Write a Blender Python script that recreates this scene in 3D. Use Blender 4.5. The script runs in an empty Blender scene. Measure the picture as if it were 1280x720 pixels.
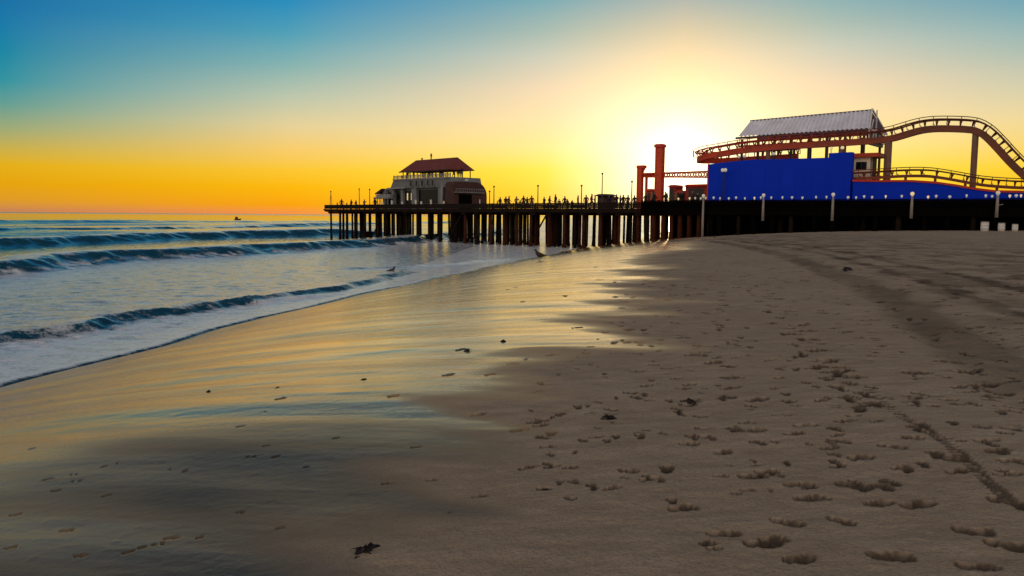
import bpy, math, random
import numpy as np
from mathutils import Vector, Matrix

random.seed(7)
rng = np.random.default_rng(11)
scene = bpy.context.scene
col = scene.collection

# ------------------------------------------------------------------ camera
FX = 1005.0                       # focal length in pixels of a 1280 wide frame
CAM_H = 4.2
PITCH = math.atan(90.4 / FX)
ROLL = 0.0080
fwd = Vector((0, math.cos(PITCH), -math.sin(PITCH)))
up0 = Vector((0, math.sin(PITCH), math.cos(PITCH)))
rt0 = Vector((1, 0, 0))
rt = rt0 * math.cos(ROLL) + up0 * math.sin(ROLL)
upv = up0 * math.cos(ROLL) - rt0 * math.sin(ROLL)
# horizon sinks to the right of the frame: the camera leans to its left
CAM = Vector((0, 0, CAM_H))
cd = bpy.data.cameras.new('camera')
cam = bpy.data.objects.new('camera', cd)
col.objects.link(cam)
cam.matrix_world = Matrix(((rt.x, upv.x, -fwd.x, CAM.x), (rt.y, upv.y, -fwd.y, CAM.y),
                           (rt.z, upv.z, -fwd.z, CAM.z), (0, 0, 0, 1)))
cd.sensor_width = 36.0
cd.lens = 36.0 * FX / 1280.0
cd.clip_start = 0.05
cd.clip_end = 60000
scene.camera = cam


def ray(px, py):
    return (fwd + rt * ((px - 640.0) / FX) + upv * ((360.0 - py) / FX))


def at(px, py, Y):                # the point of a sight line that lies at distance Y
    d = ray(px, py)
    return CAM + d * (Y / d.y)


def on_z(px, py, z):              # ... that lies at height z
    d = ray(px, py)
    return CAM + d * ((z - CAM_H) / d.z)


# ------------------------------------------------------------------ materials
def lin(c):
    return tuple((v / 255 / 12.92) if v / 255 <= 0.04045 else ((v / 255 + 0.055) / 1.055) ** 2.4 for v in c)


def new_mat(name):
    m = bpy.data.materials.new(name)
    m.use_nodes = True
    nt = m.node_tree
    return m, nt, nt.nodes['Principled BSDF']


def N(nt, t, **kw):
    n = nt.nodes.new(t)
    for k, v in kw.items():
        setattr(n, k, v)
    return n


def setin(nt, sock, v):
    if hasattr(v, 'is_output') or isinstance(v, bpy.types.NodeSocket):
        nt.links.new(v, sock)
    else:
        sock.default_value = v


def math_(nt, op, a, b=0.0, c=None, clamp=False):
    n = N(nt, 'ShaderNodeMath', operation=op)
    n.use_clamp = clamp
    setin(nt, n.inputs[0], a)
    setin(nt, n.inputs[1], b)
    if c is not None:
        setin(nt, n.inputs[2], c)
    return n.outputs[0]


def mixc(nt, f, a, b):
    n = N(nt, 'ShaderNodeMix', data_type='RGBA')
    setin(nt, n.inputs[0], f)
    setin(nt, n.inputs[6], a)
    setin(nt, n.inputs[7], b)
    return n.outputs[2]


def maprange(nt, v, a, b, c=0.0, d=1.0, smooth=False):
    n = N(nt, 'ShaderNodeMapRange')
    n.clamp = True
    if smooth:
        n.interpolation_type = 'SMOOTHSTEP'
    setin(nt, n.inputs[0], v)
    for i, x in enumerate((a, b, c, d)):
        setin(nt, n.inputs[i + 1], x)
    return n.outputs[0]


def noise(nt, vec, scale, detail=3.0, rough=0.55, vscale=None):
    if vscale is not None:
        mp = N(nt, 'ShaderNodeMapping')
        nt.links.new(vec, mp.inputs[0])
        mp.inputs[3].default_value = vscale
        vec = mp.outputs[0]
    n = N(nt, 'ShaderNodeTexNoise')
    nt.links.new(vec, n.inputs['Vector'])
    n.inputs['Scale'].default_value = scale
    n.inputs['Detail'].default_value = detail
    n.inputs['Roughness'].default_value = rough
    return n.outputs['Fac']


def weathered(name, c, rough=0.7, var=0.35, scale=1.5, metal=0.0, vscale=(1, 1, 1), bump=0.0, emit=0.0, emitc=None, spec=0.4):
    """painted or raw surface with uneven colour, stains and roughness"""
    m, nt, bs = new_mat(name)
    tc = N(nt, 'ShaderNodeTexCoord')
    a = noise(nt, tc.outputs['Object'], scale, 5.0, 0.65, vscale)
    b = noise(nt, tc.outputs['Object'], scale * 7.0, 3.0, 0.6)
    f = math_(nt, 'MULTIPLY_ADD', a, 0.75, math_(nt, 'MULTIPLY', b, 0.25))
    f = maprange(nt, f, 0.3, 0.7)
    dark = tuple(v * (1 - var) for v in c) + (1,)
    lite = tuple(min(1, v * (1 + var * 0.5)) for v in c) + (1,)
    nt.links.new(mixc(nt, f, dark, lite), bs.inputs['Base Color'])
    nt.links.new(maprange(nt, b, 0.3, 0.7, rough - 0.1, min(1, rough + 0.12)), bs.inputs['Roughness'])
    bs.inputs['Metallic'].default_value = metal
    bs.inputs['Specular IOR Level'].default_value = spec
    if emit:
        bs.inputs['Emission Color'].default_value = (emitc or c) + (1,)
        bs.inputs['Emission Strength'].default_value = emit
    if bump:
        bp = N(nt, 'ShaderNodeBump')
        bp.inputs['Strength'].default_value = bump
        nt.links.new(a, bp.inputs['Height'])
        nt.links.new(bp.outputs[0], bs.inputs['Normal'])
    return m


M = {}
M['timber'] = weathered('dark timber', (0.016, 0.010, 0.007), 0.85, 0.5, 0.8, vscale=(1, 1, 0.3), bump=0.3, spec=.08)
M['glarepile'] = weathered('timber with sun glare', (0.060, 0.017, 0.008), 0.8, 0.5, 0.8, vscale=(1, 1, 0.3), bump=0.3, spec=.1)  # timber copy reddened to paint in the sun glare
M['deck'] = weathered('deck boards', (0.022, 0.013, 0.009), 0.8, 0.5, 1.0, bump=0.2, spec=.08)
M['rail'] = weathered('railing paint', (0.018, 0.012, 0.010), 0.6, 0.4, 2.0, spec=.08)
M['pitch'] = weathered('creosoted planks', (0.0035, 0.003, 0.0028), 0.9, 0.5, 0.8, vscale=(1, 1, 0.2), spec=.02)
M['blue'] = weathered('blue paint', (0.0012, 0.036, 0.62), 0.6, 0.15, 0.35, vscale=(1, 1, 0.5), spec=.1)
M['redpaint'] = weathered('red paint', (0.62, 0.030, 0.022), 0.5, 0.25, 1.2)
M['glarered'] = weathered('red paint with sun glare', (0.66, 0.058, 0.012), 0.45, 0.25, 1.0)  # red paint pushed towards orange, sun glare put into its colour
M['track'] = weathered('track steel', (0.16, 0.050, 0.028), 0.5, 0.3, 1.2)
M['spine'] = weathered('spine steel', (0.26, 0.070, 0.036), 0.5, 0.25, 0.8)
M['column'] = weathered('column paint', (0.22, 0.115, 0.075), 0.55, 0.25, 0.8)
M['roofmetal'] = weathered('grey sheet metal', (0.80, 0.81, 0.88), 0.42, 0.25, 0.7, metal=0.0)
M['darkmetal'] = weathered('dark metal', (0.035, 0.030, 0.030), 0.5, 0.4, 2.0)
M['grey'] = weathered('grey cladding', (0.21, 0.225, 0.225), 0.7, 0.35, 0.6)
M['palegrey'] = weathered('pale grey trim', (0.27, 0.28, 0.28), 0.7, 0.3, 0.8)
M['white'] = weathered('white paint', (0.74, 0.73, 0.70), 0.6, 0.2, 1.2)
M['cream'] = weathered('cream paint', (0.85, 0.76, 0.55), 0.6, 0.2, 0.8)
M['rooftile'] = weathered('dark red shingle', (0.20, 0.046, 0.040), 0.75, 0.4, 1.5, bump=0.2)
M['wing'] = weathered('maroon cladding', (0.075, 0.032, 0.028), 0.8, 0.4, 0.7)
M['lamp'] = weathered('lamp globe', (0.75, 0.74, 0.66), 0.3, 0.1, 2.0, emit=0.16, emitc=(1.0, 0.93, 0.72))
M['warmlamp'] = weathered('warm lamp', (0.8, 0.7, 0.45), 0.3, 0.1, 2.0, emit=0.5, emitc=(1.0, 0.72, 0.32))
M['pole'] = weathered('lamp pole', (0.30, 0.27, 0.24), 0.55, 0.3, 1.5)
M['kelp'] = weathered('kelp', (0.020, 0.010, 0.005), 0.35, 0.6, 9.0, bump=0.4)
M['hull'] = weathered('dark hull', (0.035, 0.022, 0.030), 0.5, 0.3, 1.5)
M['feather'] = weathered('dark feathers', (0.045, 0.032, 0.024), 0.7, 0.4, 9.0)
M['beak'] = weathered('beak', (0.35, 0.20, 0.04), 0.5, 0.2, 9.0)
M['skin'] = weathered('skin', (0.28, 0.15, 0.10), 0.6, 0.2, 5.0)
M['hair'] = weathered('hair', (0.020, 0.013, 0.010), 0.6, 0.3, 5.0)
for k, c in {'navy': (0.02, 0.025, 0.05), 'maroon': (0.09, 0.02, 0.02), 'black': (0.015, 0.015, 0.015),
             'tan': (0.22, 0.15, 0.09), 'offwhite': (0.55, 0.52, 0.48), 'denim': (0.03, 0.045, 0.08)}.items():
    M['cloth_' + k] = weathered('cloth ' + k, c, 0.85, 0.3, 5.0)
m, nt, bs = new_mat('window glass')
bs.inputs['Base Color'].default_value = (0.008, 0.009, 0.010, 1)
bs.inputs['Roughness'].default_value = 0.3
bs.inputs['Specular IOR Level'].default_value = 0.15
M['glass'] = m


def track_glare(name, ca, cb):  # sun glare painted in: red at the left end, brown further right
    m, nt, bs = new_mat(name)
    tc = N(nt, 'ShaderNodeTexCoord')
    sx = N(nt, 'ShaderNodeSeparateXYZ')
    nt.links.new(tc.outputs['Object'], sx.inputs[0])
    a = noise(nt, tc.outputs['Object'], .9, 4, .6)
    f = math_(nt, 'ADD', maprange(nt, sx.outputs[0], 0.0, 22.0), math_(nt, 'MULTIPLY', math_(nt, 'SUBTRACT', a, .5), .4))
    c = mixc(nt, maprange(nt, f, 0, 1), ca + (1,), cb + (1,))
    nt.links.new(mixc(nt, maprange(nt, a, .45, .75, 0, .45), c, (0.06, 0.03, 0.02, 1)), bs.inputs['Base Color'])
    bs.inputs['Roughness'].default_value = .5
    bs.inputs['Specular IOR Level'].default_value = .3
    return m


M['track'] = track_glare('track paint with sun glare', (0.52, 0.055, 0.016), (0.13, 0.046, 0.026))
M['spine'] = track_glare('spine paint with sun glare', (0.58, 0.060, 0.018), (0.20, 0.064, 0.034))


# ------------------------------------------------------------------ mesh builder
class MB:
    def __init__(self):
        self.v = []
        self.f = []
        self.mi = []
        self.cur = 0

    def add(self, vs, fs):
        o = len(self.v)
        self.v += [tuple(p) for p in vs]
        self.f += [tuple(i + o for i in f) for f in fs]
        self.mi += [self.cur] * len(fs)
        return self

    def hexa(self, p):            # 8 points: 4 of the bottom, 4 of the top
        return self.add(p, [(3, 2, 1, 0), (4, 5, 6, 7), (0, 1, 5, 4), (1, 2, 6, 5), (2, 3, 7, 6), (3, 0, 4, 7)])

    def box(self, x0, x1, y0, y1, z0, z1):
        return self.hexa([(x0, y0, z0), (x1, y0, z0), (x1, y1, z0), (x0, y1, z0),
                          (x0, y0, z1), (x1, y0, z1), (x1, y1, z1), (x0, y1, z1)])

    def bar(self, a, b, w, h=None, up=Vector((0, 0, 1))):
        a, b = Vector(a), Vector(b)
        h = h or w
        d = (b - a).normalized()
        if abs(d.dot(up)) > 0.99:
            up = Vector((0, 1, 0))
        s = d.cross(up).normalized() * (w / 2)
        t = s.cross(d).normalized() * (h / 2)
        return self.hexa([a - s - t, a + s - t, a + s + t, a - s + t, b - s - t, b + s - t, b + s + t, b - s + t])

    def tube(self, pts, r, n=8, cap=True, ecc=1.0):
        pts = [Vector(p) for p in pts]
        rs = r if isinstance(r, (list, tuple)) else [r] * len(pts)
        vs, fs = [], []
        for i, p in enumerate(pts):
            d = (pts[min(i + 1, len(pts) - 1)] - pts[max(i - 1, 0)]).normalized()
            u = Vector((0, 0, 1)) if abs(d.z) < 0.95 else Vector((1, 0, 0))
            s = d.cross(u).normalized()
            t = s.cross(d).normalized()
            for k in range(n):
                a = 2 * math.pi * k / n
                vs.append(p + s * (math.cos(a) * rs[i]) + t * (math.sin(a) * rs[i] * ecc))
        for i in range(len(pts) - 1):
            for k in range(n):
                k2 = (k + 1) % n
                fs.append((i * n + k, i * n + k2, (i + 1) * n + k2, (i + 1) * n + k))
        if cap:
            fs.append(tuple(range(n - 1, -1, -1)))
            fs.append(tuple(range((len(pts) - 1) * n, len(pts) * n)))
        return self.add(vs, fs)

    def lathe(self, prof, c=(0, 0, 0), n=12):
        vs, fs = [], []
        for r, z in prof:
            for k in range(n):
                a = 2 * math.pi * k / n
                vs.append((c[0] + r * math.cos(a), c[1] + r * math.sin(a), c[2] + z))
        for i in range(len(prof) - 1):
            for k in range(n):
                k2 = (k + 1) % n
                fs.append((i * n + k, i * n + k2, (i + 1) * n + k2, (i + 1) * n + k))
        fs.append(tuple(range(n - 1, -1, -1)))
        fs.append(tuple(range((len(prof) - 1) * n, len(prof) * n)))
        return self.add(vs, fs)

    def prism(self, poly, y0, y1):           # polygon of (x, z) pushed from y0 to y1
        n = len(poly)
        vs = [(x, y0, z) for x, z in poly] + [(x, y1, z) for x, z in poly]
        fs = [tuple(range(n)), tuple(range(2 * n - 1, n - 1, -1))]
        fs += [(i + n, (i + 1) % n + n, (i + 1) % n, i) for i in range(n)]
        return self.add(vs, fs)

    def slab(self, poly, z0, z1):            # polygon of (x, y) pushed from z0 to z1
        n = len(poly)
        vs = [(x, y, z0) for x, y in poly] + [(x, y, z1) for x, y in poly]
        fs = [tuple(range(n - 1, -1, -1)), tuple(range(n, 2 * n))]
        fs += [(i, (i + 1) % n, (i + 1) % n + n, i + n) for i in range(n)]
        return self.add(vs, fs)

    def build(self, name, mat, parent=None, smooth=False, offset=None):
        me = bpy.data.meshes.new(name)
        vs = self.v if offset is None else [(x - offset[0], y - offset[1], z - offset[2]) for x, y, z in self.v]
        me.from_pydata(vs, [], self.f)
        mats = mat if isinstance(mat, (list, tuple)) else [mat]
        for mm in mats:
            me.materials.append(mm)
        if len(mats) > 1:
            me.polygons.foreach_set('material_index', self.mi)
        if smooth:
            me.polygons.foreach_set('use_smooth', [True] * len(me.polygons))
        import bmesh
        bm = bmesh.new()
        bm.from_mesh(me)
        bmesh.ops.recalc_face_normals(bm, faces=bm.faces)
        bm.to_mesh(me)
        bm.free()
        me.update()
        o = bpy.data.objects.new(name, me)
        col.objects.link(o)
        if parent is not None:
            o.parent = parent
        return o


def tag(o, label, cat, group=None):
    o['label'] = label
    o['category'] = cat
    if group:
        o['group'] = group
    return o


def thing(name, label, cat, loc=(0, 0, 0), rz=0.0, group=None):
    o = bpy.data.objects.new(name, None)
    o.empty_display_size = 0.3
    col.objects.link(o)
    o.location = loc
    o.rotation_euler = (0, 0, rz)
    return tag(o, label, cat, group)


def copy_tree(o, parent=None):
    c = o.copy()
    col.objects.link(c)
    if parent is not None:
        c.parent = parent
    for ch in list(o.children):
        copy_tree(ch, c)
    return c


# ------------------------------------------------------------------ noise for terrain
def vnoise(x, y, seed=0):
    xi = np.floor(x).astype(np.int64)
    yi = np.floor(y).astype(np.int64)
    xf = x - xi
    yf = y - yi

    def h(a, b):
        n = (a * 374761393 + b * 668265263 + seed * 1442695041) & 0x7fffffff
        n = ((n ^ (n >> 13)) * 1274126177) & 0x7fffffff
        n = n ^ (n >> 16)
        return (n & 0xffff) / 65535.0
    u = xf * xf * xf * (xf * (xf * 6 - 15) + 10)
    v = yf * yf * yf * (yf * (yf * 6 - 15) + 10)
    a = h(xi, yi)
    b = h(xi + 1, yi)
    c = h(xi, yi + 1)
    d = h(xi + 1, yi + 1)
    return (a + (b - a) * u) + ((c + (d - c) * u) - (a + (b - a) * u)) * v


def fbm(x, y, oct=4, seed=0, gain=0.5):
    s = 0
    amp = 1
    tot = 0
    for i in range(oct):
        s = s + vnoise(x, y, seed + i * 17) * amp
        tot += amp
        amp *= gain
        x = x * 2.03 + 13.7
        y = y * 2.03 + 7.1
    return s / tot


def sstep(a, b, x):
    t = np.clip((x - a) / (b - a), 0, 1)
    return t * t * (3 - 2 * t)


SH_Y = [-4000, -60, 0, 10, 19, 25.75, 39.4, 55.5, 72.3, 84.4, 115, 200, 400, 9000]
SH_X = [-900, -25, -12.9, -12.7, -12.1, -11.3, -8.6, -4.4, 0.0, 3.4, 11.5, 35, 95, 2300]


def shore_x(Y):
    return np.interp(Y, SH_Y, SH_X)


def shore_d(X, Y):
    """distance landward of the waterline, along X, with a slightly scalloped edge"""
    sx = (shore_x(Y - 3) + shore_x(Y) + shore_x(Y + 3)) / 3
    wob = (vnoise(Y / 6.0, Y * 0 + 3.3, 5) - 0.5) * 0.7 + (vnoise(Y / 1.7, Y * 0 + 9.3, 6) - 0.5) * 0.22
    return X - sx - wob


def sand_z(X, Y):
    d = shore_d(X, Y)
    w = 9 + 0.12 * np.clip(Y, 0, 110)
    z = 2.95 * np.tanh(d / w) + 0.012 * np.clip(d - 20, 0, 60)
    zs = np.maximum(d * 0.22, -4.0)
    return np.where(d > 0, z, zs)


def ground(px, py):
    """where a sight line meets the sand"""
    d = ray(px, py)
    t = 1.0
    for i in range(4000):
        p = CAM + d * t
        if p.z < float(sand_z(np.array([p.x]), np.array([p.y]))[0]):
            break
        t *= 1.004
    lo, hi = t / 1.004, t
    for i in range(12):
        mid = (lo + hi) / 2
        p = CAM + d * mid
        if p.z < float(sand_z(np.array([p.x]), np.array([p.y]))[0]):
            hi = mid
        else:
            lo = mid
    return CAM + d * hi


def mesh_np(name, V, F, mat, attrs=None):
    me = bpy.data.meshes.new(name)
    me.vertices.add(len(V))
    me.vertices.foreach_set('co', V.astype(np.float32).ravel())
    me.loops.add(F.size)
    me.loops.foreach_set('vertex_index', F.astype(np.int32).ravel())
    me.polygons.add(len(F))
    me.polygons.foreach_set('loop_start', (np.arange(len(F)) * F.shape[1]).astype(np.int32))
    me.polygons.foreach_set('use_smooth', np.ones(len(F), dtype=bool))
    me.update(calc_edges=True)
    me.materials.append(mat)
    for k, a in (attrs or {}).items():
        at_ = me.attributes.new(k, 'FLOAT', 'POINT')
        at_.data.foreach_set('value', a.astype(np.float32).ravel())
    o = bpy.data.objects.new(name, me)
    col.objects.link(o)
    return o


def polar(rr, th):
    """a sheet around the observer, finer close by: X, Y arrays and quads"""
    R, T = np.meshgrid(rr, th, indexing='ij')
    X = R * np.sin(T)
    Y = R * np.cos(T)
    nr, n_t = R.shape
    i = np.arange(nr - 1)[:, None] * n_t + np.arange(n_t - 1)[None, :]
    F = np.stack([i, i + 1, i + n_t + 1, i + n_t], -1).reshape(-1, 4)
    return X, Y, F


# ------------------------------------------------------------------ sand
rr = np.concatenate([np.geomspace(0.05, 2.6, 24)[:-1], np.geomspace(2.6, 135, 860)[:-1], np.geomspace(135, 30000, 36)])
th = np.radians(np.concatenate([np.linspace(-180, -38, 48)[:-1], np.linspace(-38, 38, 1060)[:-1], np.linspace(38, 180, 48)]))
X, Y, F = polar(rr, th)
D = shore_d(X, Y)
Z = sand_z(X, Y)
near = (X * X + Y * Y) < 150 ** 2

# edge between the wet foreshore and the dry sand (points read off on the ground)
wp = [ground(*p) for p in [(400, 760), (470, 690), (560, 610), (640, 540), (690, 490), (745, 440), (785, 395), (800, 355), (830, 322), (880, 303)]]
wy = [-40] + [p.y for p in wp] + [200, 9000]
wx = [-12] + [p.x for p in wp] + [wp[-1].x + 22, 2400]
WX = np.interp(Y, wy, wx)
e = X - WX
scale_e = 0.95 + 0.04 * np.clip(Y, 0, 90)
# tongues of wet sand reaching sideways into the dry
tong = (fbm(X * 0.12 + 5, (Y + .38 * X) / (0.25 + 0.03 * np.clip(Y, 0, 60)), 3, 3) - 0.5) * 2.4 + (fbm(X * 0.35, Y * 1.3, 3, 9) - 0.5) * 0.8
wet = sstep(0.9, -0.9, e / scale_e + tong * 1.0)
wet = np.where(D < 0.6, 1, wet)

sunglow = sstep(1.5, .3, -e / (4.0 + .27 * np.clip(Y, 0, 120))) * wet * (.05 + .95 * sstep(5, 13, Y))  # where the sun's glow is painted onto the wet sand
far_sheen = sstep(3.2, 9.0, Y + 3.0 * (fbm(X / 2.5, (Y + .38 * X) / 1.2, 3, 55) - .5) * 2 - .25 * X)  # keeps the painted sheen off the sand nearest the camera
# gentle relief
dry = 1 - wet
Z = Z + np.where(near, (fbm(X / 2.2, Y / 1.3, 4, 21) - 0.5) * 0.05 * (0.2 + dry), 0)
Z = Z + np.where(near, (fbm(X / 0.42, Y / 0.20, 3, 41) - 0.5) * 0.014 * dry, 0)
Z = Z + np.where(near, (fbm(X / 1.6 + Y * .2, Y / 0.18, 2, 61) - 0.5) * 0.005 * wet, 0)

Z = Z + np.where(near, (fbm(X / 5.0, (Y + .38 * X) / 0.9, 3, 71) - 0.5) * 0.05 * wet * sstep(0.5, 3, D), 0)
nearer = sstep(16, 5, np.hypot(X, Y)) * (Y > 0)
Z = Z + (fbm(X / .45, (Y + .38 * X) / .07, 3, 83) - .5) * .005 * wet * nearer
Z = Z + np.clip(fbm(X / .10, Y / .07, 2, 85) - .70, 0, 1) * .012 * wet * nearer
Z = Z + (fbm(X / .13, Y / .13, 2, 81) - .5) * .010 * dry * nearer

# furrows left by beach vehicles: a broad churned lane
lane = np.array([[p.x, p.y] for p in [ground(*q) for q in [(880, 300), (935, 308), (1000, 324), (1060, 347), (1120, 376), (1200, 420), (1280, 470), (1400, 540), (1700, 720)]]])


def pl_dist(X, Y, P):
    """signed distance to a polyline, positive on its right hand side"""
    best = np.full(X.shape, 1e9)
    sgn = np.ones(X.shape)
    for a, b in zip(P[:-1], P[1:]):
        dx, dy = b - a
        L2 = dx * dx + dy * dy
        t = np.clip(((X - a[0]) * dx + (Y - a[1]) * dy) / L2, 0, 1)
        qx = X - (a[0] + t * dx)
        qy = Y - (a[1] + t * dy)
        dd = np.hypot(qx, qy)
        s = np.sign(dx * (Y - a[1]) - dy * (X - a[0]))
        m_ = dd < best
        best = np.where(m_, dd, best)
        sgn = np.where(m_, -s, sgn)
    return best * sgn


ld = np.full(X.shape, 1e3)
sel = near & (Y > 2) & (X > 2)
ld[sel] = -pl_dist(X[sel], Y[sel], lane)
lw = 1.0
churn = np.zeros(X.shape)
lq = ld[sel] + (fbm(X[sel] / 1.2, Y[sel] / 1.2, 2, 178) - .5) * .5
churn[sel] = (sstep(.62, .2, np.abs(lq)) * .62 + sstep(.26, 0.1, np.abs(lq - 1.4)) * 0.5 + sstep(.26, 0.1, np.abs(lq - 2.5)) * 0.5
              + sstep(.4, 1.2, lq) * sstep(16, 7, lq) * .55 * sstep(.40, .60, fbm(X[sel] / .7, Y[sel] / 1.1, 4, 177)))
churn *= 0.75 + 1.1 * (fbm(X / 1.5, Y / 1.5, 3, 77) - 0.3)
churn = np.clip(churn, 0, 1)
for off in (0.35, -0.35):
    Z[sel] -= 0.03 * np.exp(-((ld[sel] + off) / 0.12) ** 2)
Z += churn * (fbm(X / 0.35, Y / 0.35, 3, 91) - 0.5) * 0.09

# footprints
print_shade = np.zeros(X.shape)


def stamp(cx, cy, ang, L, Wd, depth, rim=0.35):
    r = math.hypot(cx, cy)
    i0 = np.searchsorted(rr, r - 0.8)
    i1 = np.searchsorted(rr, r + 0.8)
    t = math.atan2(cx, cy)
    dt = 0.9 / max(r, 1)
    j0 = np.searchsorted(th, t - dt)
    j1 = np.searchsorted(th, t + dt)
    if i1 - i0 < 2 or j1 - j0 < 2:
        return
    xs = X[i0:i1, j0:j1] - cx
    ys = Y[i0:i1, j0:j1] - cy
    a = xs * math.sin(ang) + ys * math.cos(ang)
    b = xs * math.cos(ang) - ys * math.sin(ang)
    b = b + 0.12 * Wd * np.sin(a / L * 6)
    nz = (vnoise(xs * 22 + cx * 9, ys * 16 + cy * 9, 3) - 0.5) * .5 + (vnoise(xs * 60 + cx * 9, ys * 60, 4) - 0.5) * .10
    ball = np.sqrt(((a - .16 * L) / (.34 * L)) ** 2 + (b / (Wd * .52)) ** 2)
    heel = np.sqrt(((a + .30 * L) / (.22 * L)) ** 2 + (b / (Wd * .38)) ** 2)
    q = np.minimum(ball, heel) * (1 + nz)
    Z[i0:i1, j0:j1] += -depth * sstep(1.08, 0.7, q) + depth * rim * np.exp(-((q - 1.25) / 0.22) ** 2)
    print_shade[i0:i1, j0:j1] = np.maximum(print_shade[i0:i1, j0:j1], sstep(1.3, 0.9, q) * min(1.0, depth / .017))  # mask of the shade painted into the hollow


big = [(986, 653, .42, 2.4), (1052, 650, .38, 2.5), (1114, 694, .30, 1.9), (1260, 680, .45, 2.5), (1218, 662, .30, 2.6), (1225, 708, .42, 2.2),
       (1182, 574, .40, 2.4), (1142, 549, .34, 2.2), (1086, 507, .36, 2.2), (1198, 590, .34, 1.5), (1260, 593, .36, 1.6), (1262, 625, .30, 2.2),
       (905, 668, .25, 2.0), (952, 680, .25, 1.9), (1000, 700, .22, 1.9), (1012, 622, .27, 1.6), (1000, 606, .25, 1.7),
       (1147, 629, .28, 1.5), (941, 596, .26, 1.8), (939, 539, .28, 1.8), (862, 499, .24, 1.6), (862, 556, .22, 1.7), (854, 636, .26, 1.7),
       (1066, 607, .30, 2.4), (1116, 559, .28, 2.3), (1007, 534, .26, 1.5), (1057, 527, .25, 1.4), (1149, 496, .26, 1.5), (1239, 494, .28, 1.5),
       (1264, 513, .34, 1.9), (1232, 553, .24, 1.5), (1076, 574, .4, 1.5), (1099, 628, .25, 1.6), (965, 675, .2, 1.5), (887, 682, .13, 1.4),
       (893, 688, .12, 2.0), (882, 680, .12, 1.3), (1187, 450, .34, 1.5), (1149, 466, .36, 1.5), (1205, 462, .4, 1.6), (1236, 478, .4, 1.5),
       (1060, 337, .45, 1.4), (1187, 362, .5, 1.5), (1229, 377, .5, 1.6), (866, 444, .3, 1.5), (892, 453, .3, 1.5), (915, 470, .3, 1.5),
       (913, 484, .3, 1.5), (948, 499, .3, 1.5), (988, 418, .34, 1.9), (961, 363, .4, 1.9), (970, 374, .4, 1.9), (986, 393, .36, 1.9),
       (1000, 407, .36, 1.9), (1007, 414, .36, 2), (1010, 424, .34, 1.9), (1024, 438, .38, 2), (1036, 450, .34, 2), (1045, 458, .34, 2),
       (1057, 469, .36, 2), (953, 352, .4, 1.9), (940, 360, .4, 1.2), (660, 585, .2, 1.5), (690, 584, .17, 1.5), (681, 612, .15, 1.9), (764, 611, .18, 1.5),
       (812, 600, .2, 1.7), (492, 497, .2, 1.5), (485, 603, .16, 1.4), (600, 517, .2, 1.5), (650, 536, .22, 1.5), (676, 530, .2, 1.5),
       (560, 470, .22, 1.5), (612, 470, .2, 1.5), (575, 437, .2, 1.5), (640, 455, .22, 1.5), (690, 443, .22, 1.5), (720, 410, .25, 1.5), (350, 500, .2, 1.5)]
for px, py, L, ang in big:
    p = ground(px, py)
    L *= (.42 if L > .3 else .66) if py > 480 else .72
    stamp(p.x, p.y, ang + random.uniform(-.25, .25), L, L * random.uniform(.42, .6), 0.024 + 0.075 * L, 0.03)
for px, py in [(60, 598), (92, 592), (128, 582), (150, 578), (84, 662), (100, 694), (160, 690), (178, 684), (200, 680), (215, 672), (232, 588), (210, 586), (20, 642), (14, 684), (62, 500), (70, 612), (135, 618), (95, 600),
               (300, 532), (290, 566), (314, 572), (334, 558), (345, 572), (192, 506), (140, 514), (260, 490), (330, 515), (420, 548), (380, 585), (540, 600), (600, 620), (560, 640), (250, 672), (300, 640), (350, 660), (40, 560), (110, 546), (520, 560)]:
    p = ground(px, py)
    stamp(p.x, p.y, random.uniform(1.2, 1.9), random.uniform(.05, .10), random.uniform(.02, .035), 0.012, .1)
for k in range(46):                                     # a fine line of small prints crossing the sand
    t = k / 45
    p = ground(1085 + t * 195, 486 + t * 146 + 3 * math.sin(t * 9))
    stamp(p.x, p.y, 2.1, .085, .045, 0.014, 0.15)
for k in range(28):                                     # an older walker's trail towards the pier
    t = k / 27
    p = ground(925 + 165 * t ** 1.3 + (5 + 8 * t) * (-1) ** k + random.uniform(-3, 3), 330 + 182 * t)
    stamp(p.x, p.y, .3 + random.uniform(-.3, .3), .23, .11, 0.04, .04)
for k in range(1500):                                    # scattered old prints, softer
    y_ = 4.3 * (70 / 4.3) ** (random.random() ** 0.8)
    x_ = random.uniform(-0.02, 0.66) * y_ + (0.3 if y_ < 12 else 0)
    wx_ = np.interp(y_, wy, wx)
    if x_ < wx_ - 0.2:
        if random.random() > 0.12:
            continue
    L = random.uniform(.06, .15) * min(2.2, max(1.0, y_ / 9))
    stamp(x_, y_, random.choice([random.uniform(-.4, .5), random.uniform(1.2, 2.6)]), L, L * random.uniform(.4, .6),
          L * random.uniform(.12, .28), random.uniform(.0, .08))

mat, nt, bs = new_mat('sand')
tc = N(nt, 'ShaderNodeTexCoord').outputs['Object']


def attr(nt, name):
    a = N(nt, 'ShaderNodeAttribute')
    a.attribute_name = name
    return a.outputs['Fac']


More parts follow.
